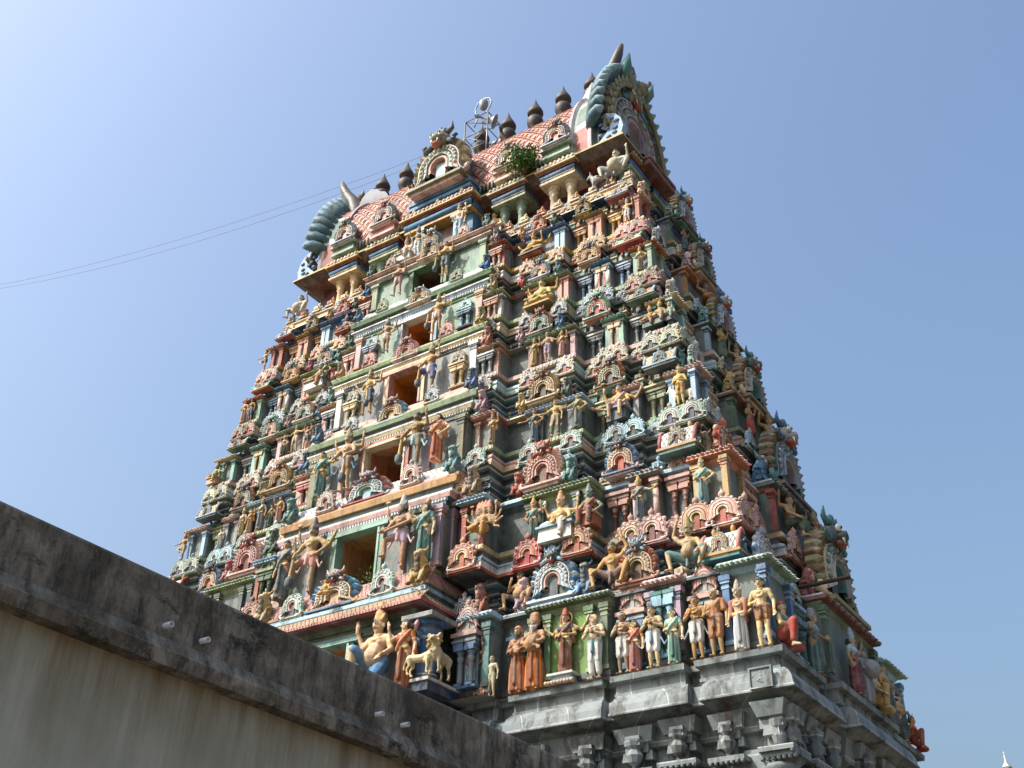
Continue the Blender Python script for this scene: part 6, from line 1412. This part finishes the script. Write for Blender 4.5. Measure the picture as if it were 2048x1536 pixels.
def bush(label, loc, r, n, seed, leaf=.13, cat="shrub"):
    rg = random.Random(seed); root = tag(link("shrub", None, None, loc), label, cat)
    st = MB(); lf = MB(); tips = []
    for i in range(9):
        a = rg.uniform(0, 2*math.pi); el = rg.uniform(.5, 1.5); L = r*rg.uniform(.6, 1.0)
        e = Vector((math.cos(a)*math.cos(el)*L, math.sin(a)*math.cos(el)*L, math.sin(el)*L*1.1)); m_ = e*.5+Vector((rg.uniform(-.1, .1), rg.uniform(-.1, .1), 0))*r
        st.tube([(0, 0, -.2), tuple(m_), tuple(e)], [.04*r, .025*r, .01*r], 'brown', 5); tips += [m_, e, (m_+e)/2]
    for i in range(n):
        t = rg.choice(tips); g = Vector((rg.gauss(0, 1), rg.gauss(0, 1), rg.gauss(0, 1))).normalized()*r*.36*rg.random()**.4
        p = t+g; d = Vector((rg.gauss(0, 1), rg.gauss(0, 1), rg.gauss(0, .6)-.2)).normalized(); s_ = d.cross(Vector((rg.gauss(0, 1), rg.gauss(0, 1), rg.gauss(0, 1)))).normalized(); w = leaf*rg.uniform(.6, 1.25)
        lf.add([tuple(p), tuple(p+d*w*.5+s_*w*.32), tuple(p+d*w), tuple(p+d*w*.5-s_*w*.32)], [(0, 1, 2, 3)], 'green')
    link("stem", st.mesh("stem", M_BARK), root); link("foliage", lf.mesh("foliage", M_LEAF), root)
bush("dense green leafy bush rooted in the roof above the right pair of pale green columns", (3.95, -2.75, 32.5), .95, 1300, 5)
bush("small sparse green plant growing beside the central roof gable's left foot", (-1.55, -2.6, 34.2), .55, 130, 8)
bush("sparse twiggy plant growing on the sill of the lowest window opening", (.62, -5.3, 15.15), .6, 160, 11, .1)
bush("tiny bright green sprig between grey gables, left of the third window", (-3.1, -3.9, 22.6), .38, 70, 14, .12)
def sag(p, q, dip, n=24):
    return [tuple(p[j]*(1-t)+q[j]*t-(dip*4*t*(1-t) if j == 2 else 0) for j in range(3)) for t in [i/n for i in range(n+1)]]
for (p, q, dip, lab) in (((-1.3, -2.0, 36.6), (-35.0, -2.0, 43.6), .9, "lower thin black cable running left from the roof across the sky"), ((-1.3, -2.1, 36.85), (-35.0, -2.0, 43.9), .7, "upper thin black cable running left from the roof across the sky")):
    mb = MB(); mb.tube(sag(p, q, dip), .009, 'black', 5); tag(link("cable", mb.mesh("cable", M_WIRE)), lab, "cable", "cables from the roof")
tag(link("steel_beam", bmx.mesh("steel_beam", M_RUST)), "dark rusty steel beam sticking out across the shaded flank above the far cornice", "beam")

# ------------------------------------------------------------------ building in front, ground, distant spire
XW, Y0, Y1 = 11.4, -30.0, -9.3
bld = tag(link("foreground_building", None, None, (XW, -20, 0)), "cream building side wall with dark stained concrete parapet in the lower left", "building")
def bpart(name, mb, m): return link(name, mb.mesh(name, m), bld, (-XW, 20, 0))
mb = MB()
def slab(mb, prof, y0, y1):
    n = len(prof); vs = [(x, y0, z) for x, z in prof]+[(x, y1, z) for x, z in prof]
    mb.add(vs, [(i, i+n, (i+1) % n+n, (i+1) % n) for i in range(n)]+[tuple(range(n)), tuple(reversed(range(n, 2*n)))], 'grey')
mb = MB(); slab(mb, [(XW, 6.30), (XW, 7.05), (XW-.02, 7.09), (XW-.24, 7.09), (XW-.24, 6.30)], Y0, Y1)
bpart("parapet", mb, M_CO)
mb = MB(); slab(mb, [(XW-.28, 6.0), (XW+.10, 6.02), (XW+.11, 6.08), (XW+.13, 6.18), (XW+.10, 6.21), (XW+.03, 6.36), (XW-.28, 6.36)], Y0, Y1)
bpart("ledge_moulding", mb, M_CO)
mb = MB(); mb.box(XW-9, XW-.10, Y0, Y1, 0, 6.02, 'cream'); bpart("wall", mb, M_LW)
mb = MB(); mb.box(XW-8.9, XW-.2, Y0+.1, Y1-.1, 6.02, 6.3, 'grey'); bpart("roof", mb, M_CO)
for y in (-20.8, -20.22, -16.9, -16.32):
    mb = MB(); vs = []; n = 14; r = .036
    for x, rr in ((XW-.05, r), (XW+.13, r), (XW+.13, r*.82), (XW-.02, r*.82)):
        for i in range(n): a = 2*math.pi*i/n; vs.append((x, y+rr*math.cos(a), 6.50+rr*math.sin(a)))
    mb.add(vs, [(j*n+i, j*n+(i+1) % n, (j+1)*n+(i+1) % n, (j+1)*n+i) for j in range(3) for i in range(n)], 'white', True); bpart("drain_pipe", mb, M_PIPE)
gm = MB(); gm.box(-3000, 3000, -3000, 3000, -1, 0, 'sand'); tag(link("ground", gm.mesh("ground", M_GND)), kind="structure")
sp = MB(); sp.lathe([(.6, 0, 'white'), (.6, 12, 'white'), (.5, 12.4, 'slate'), (.55, 12.6, 'white'), (.52, 15.5, 'white'), (.42, 16.2, 'grey'), (.46, 16.3, 'slate'), (.40, 17.6, 'white'), (.1, 18.0, 'white'), (.03, 18.9, 'dark')], 12)
SPIRE = tag(link("spire", sp.mesh("spire", M_PL), None, (0, 0, 0)), "thin white distant spire tip just above the lower right edge", "spire")
d = fw+rt2*((2007-1024)/2269.75)-up2*((1503-768)/2269.75)
SPIRE.location = (22.061+d.x*95, -29.024+d.y*95, 1.6+d.z*95-18.9)
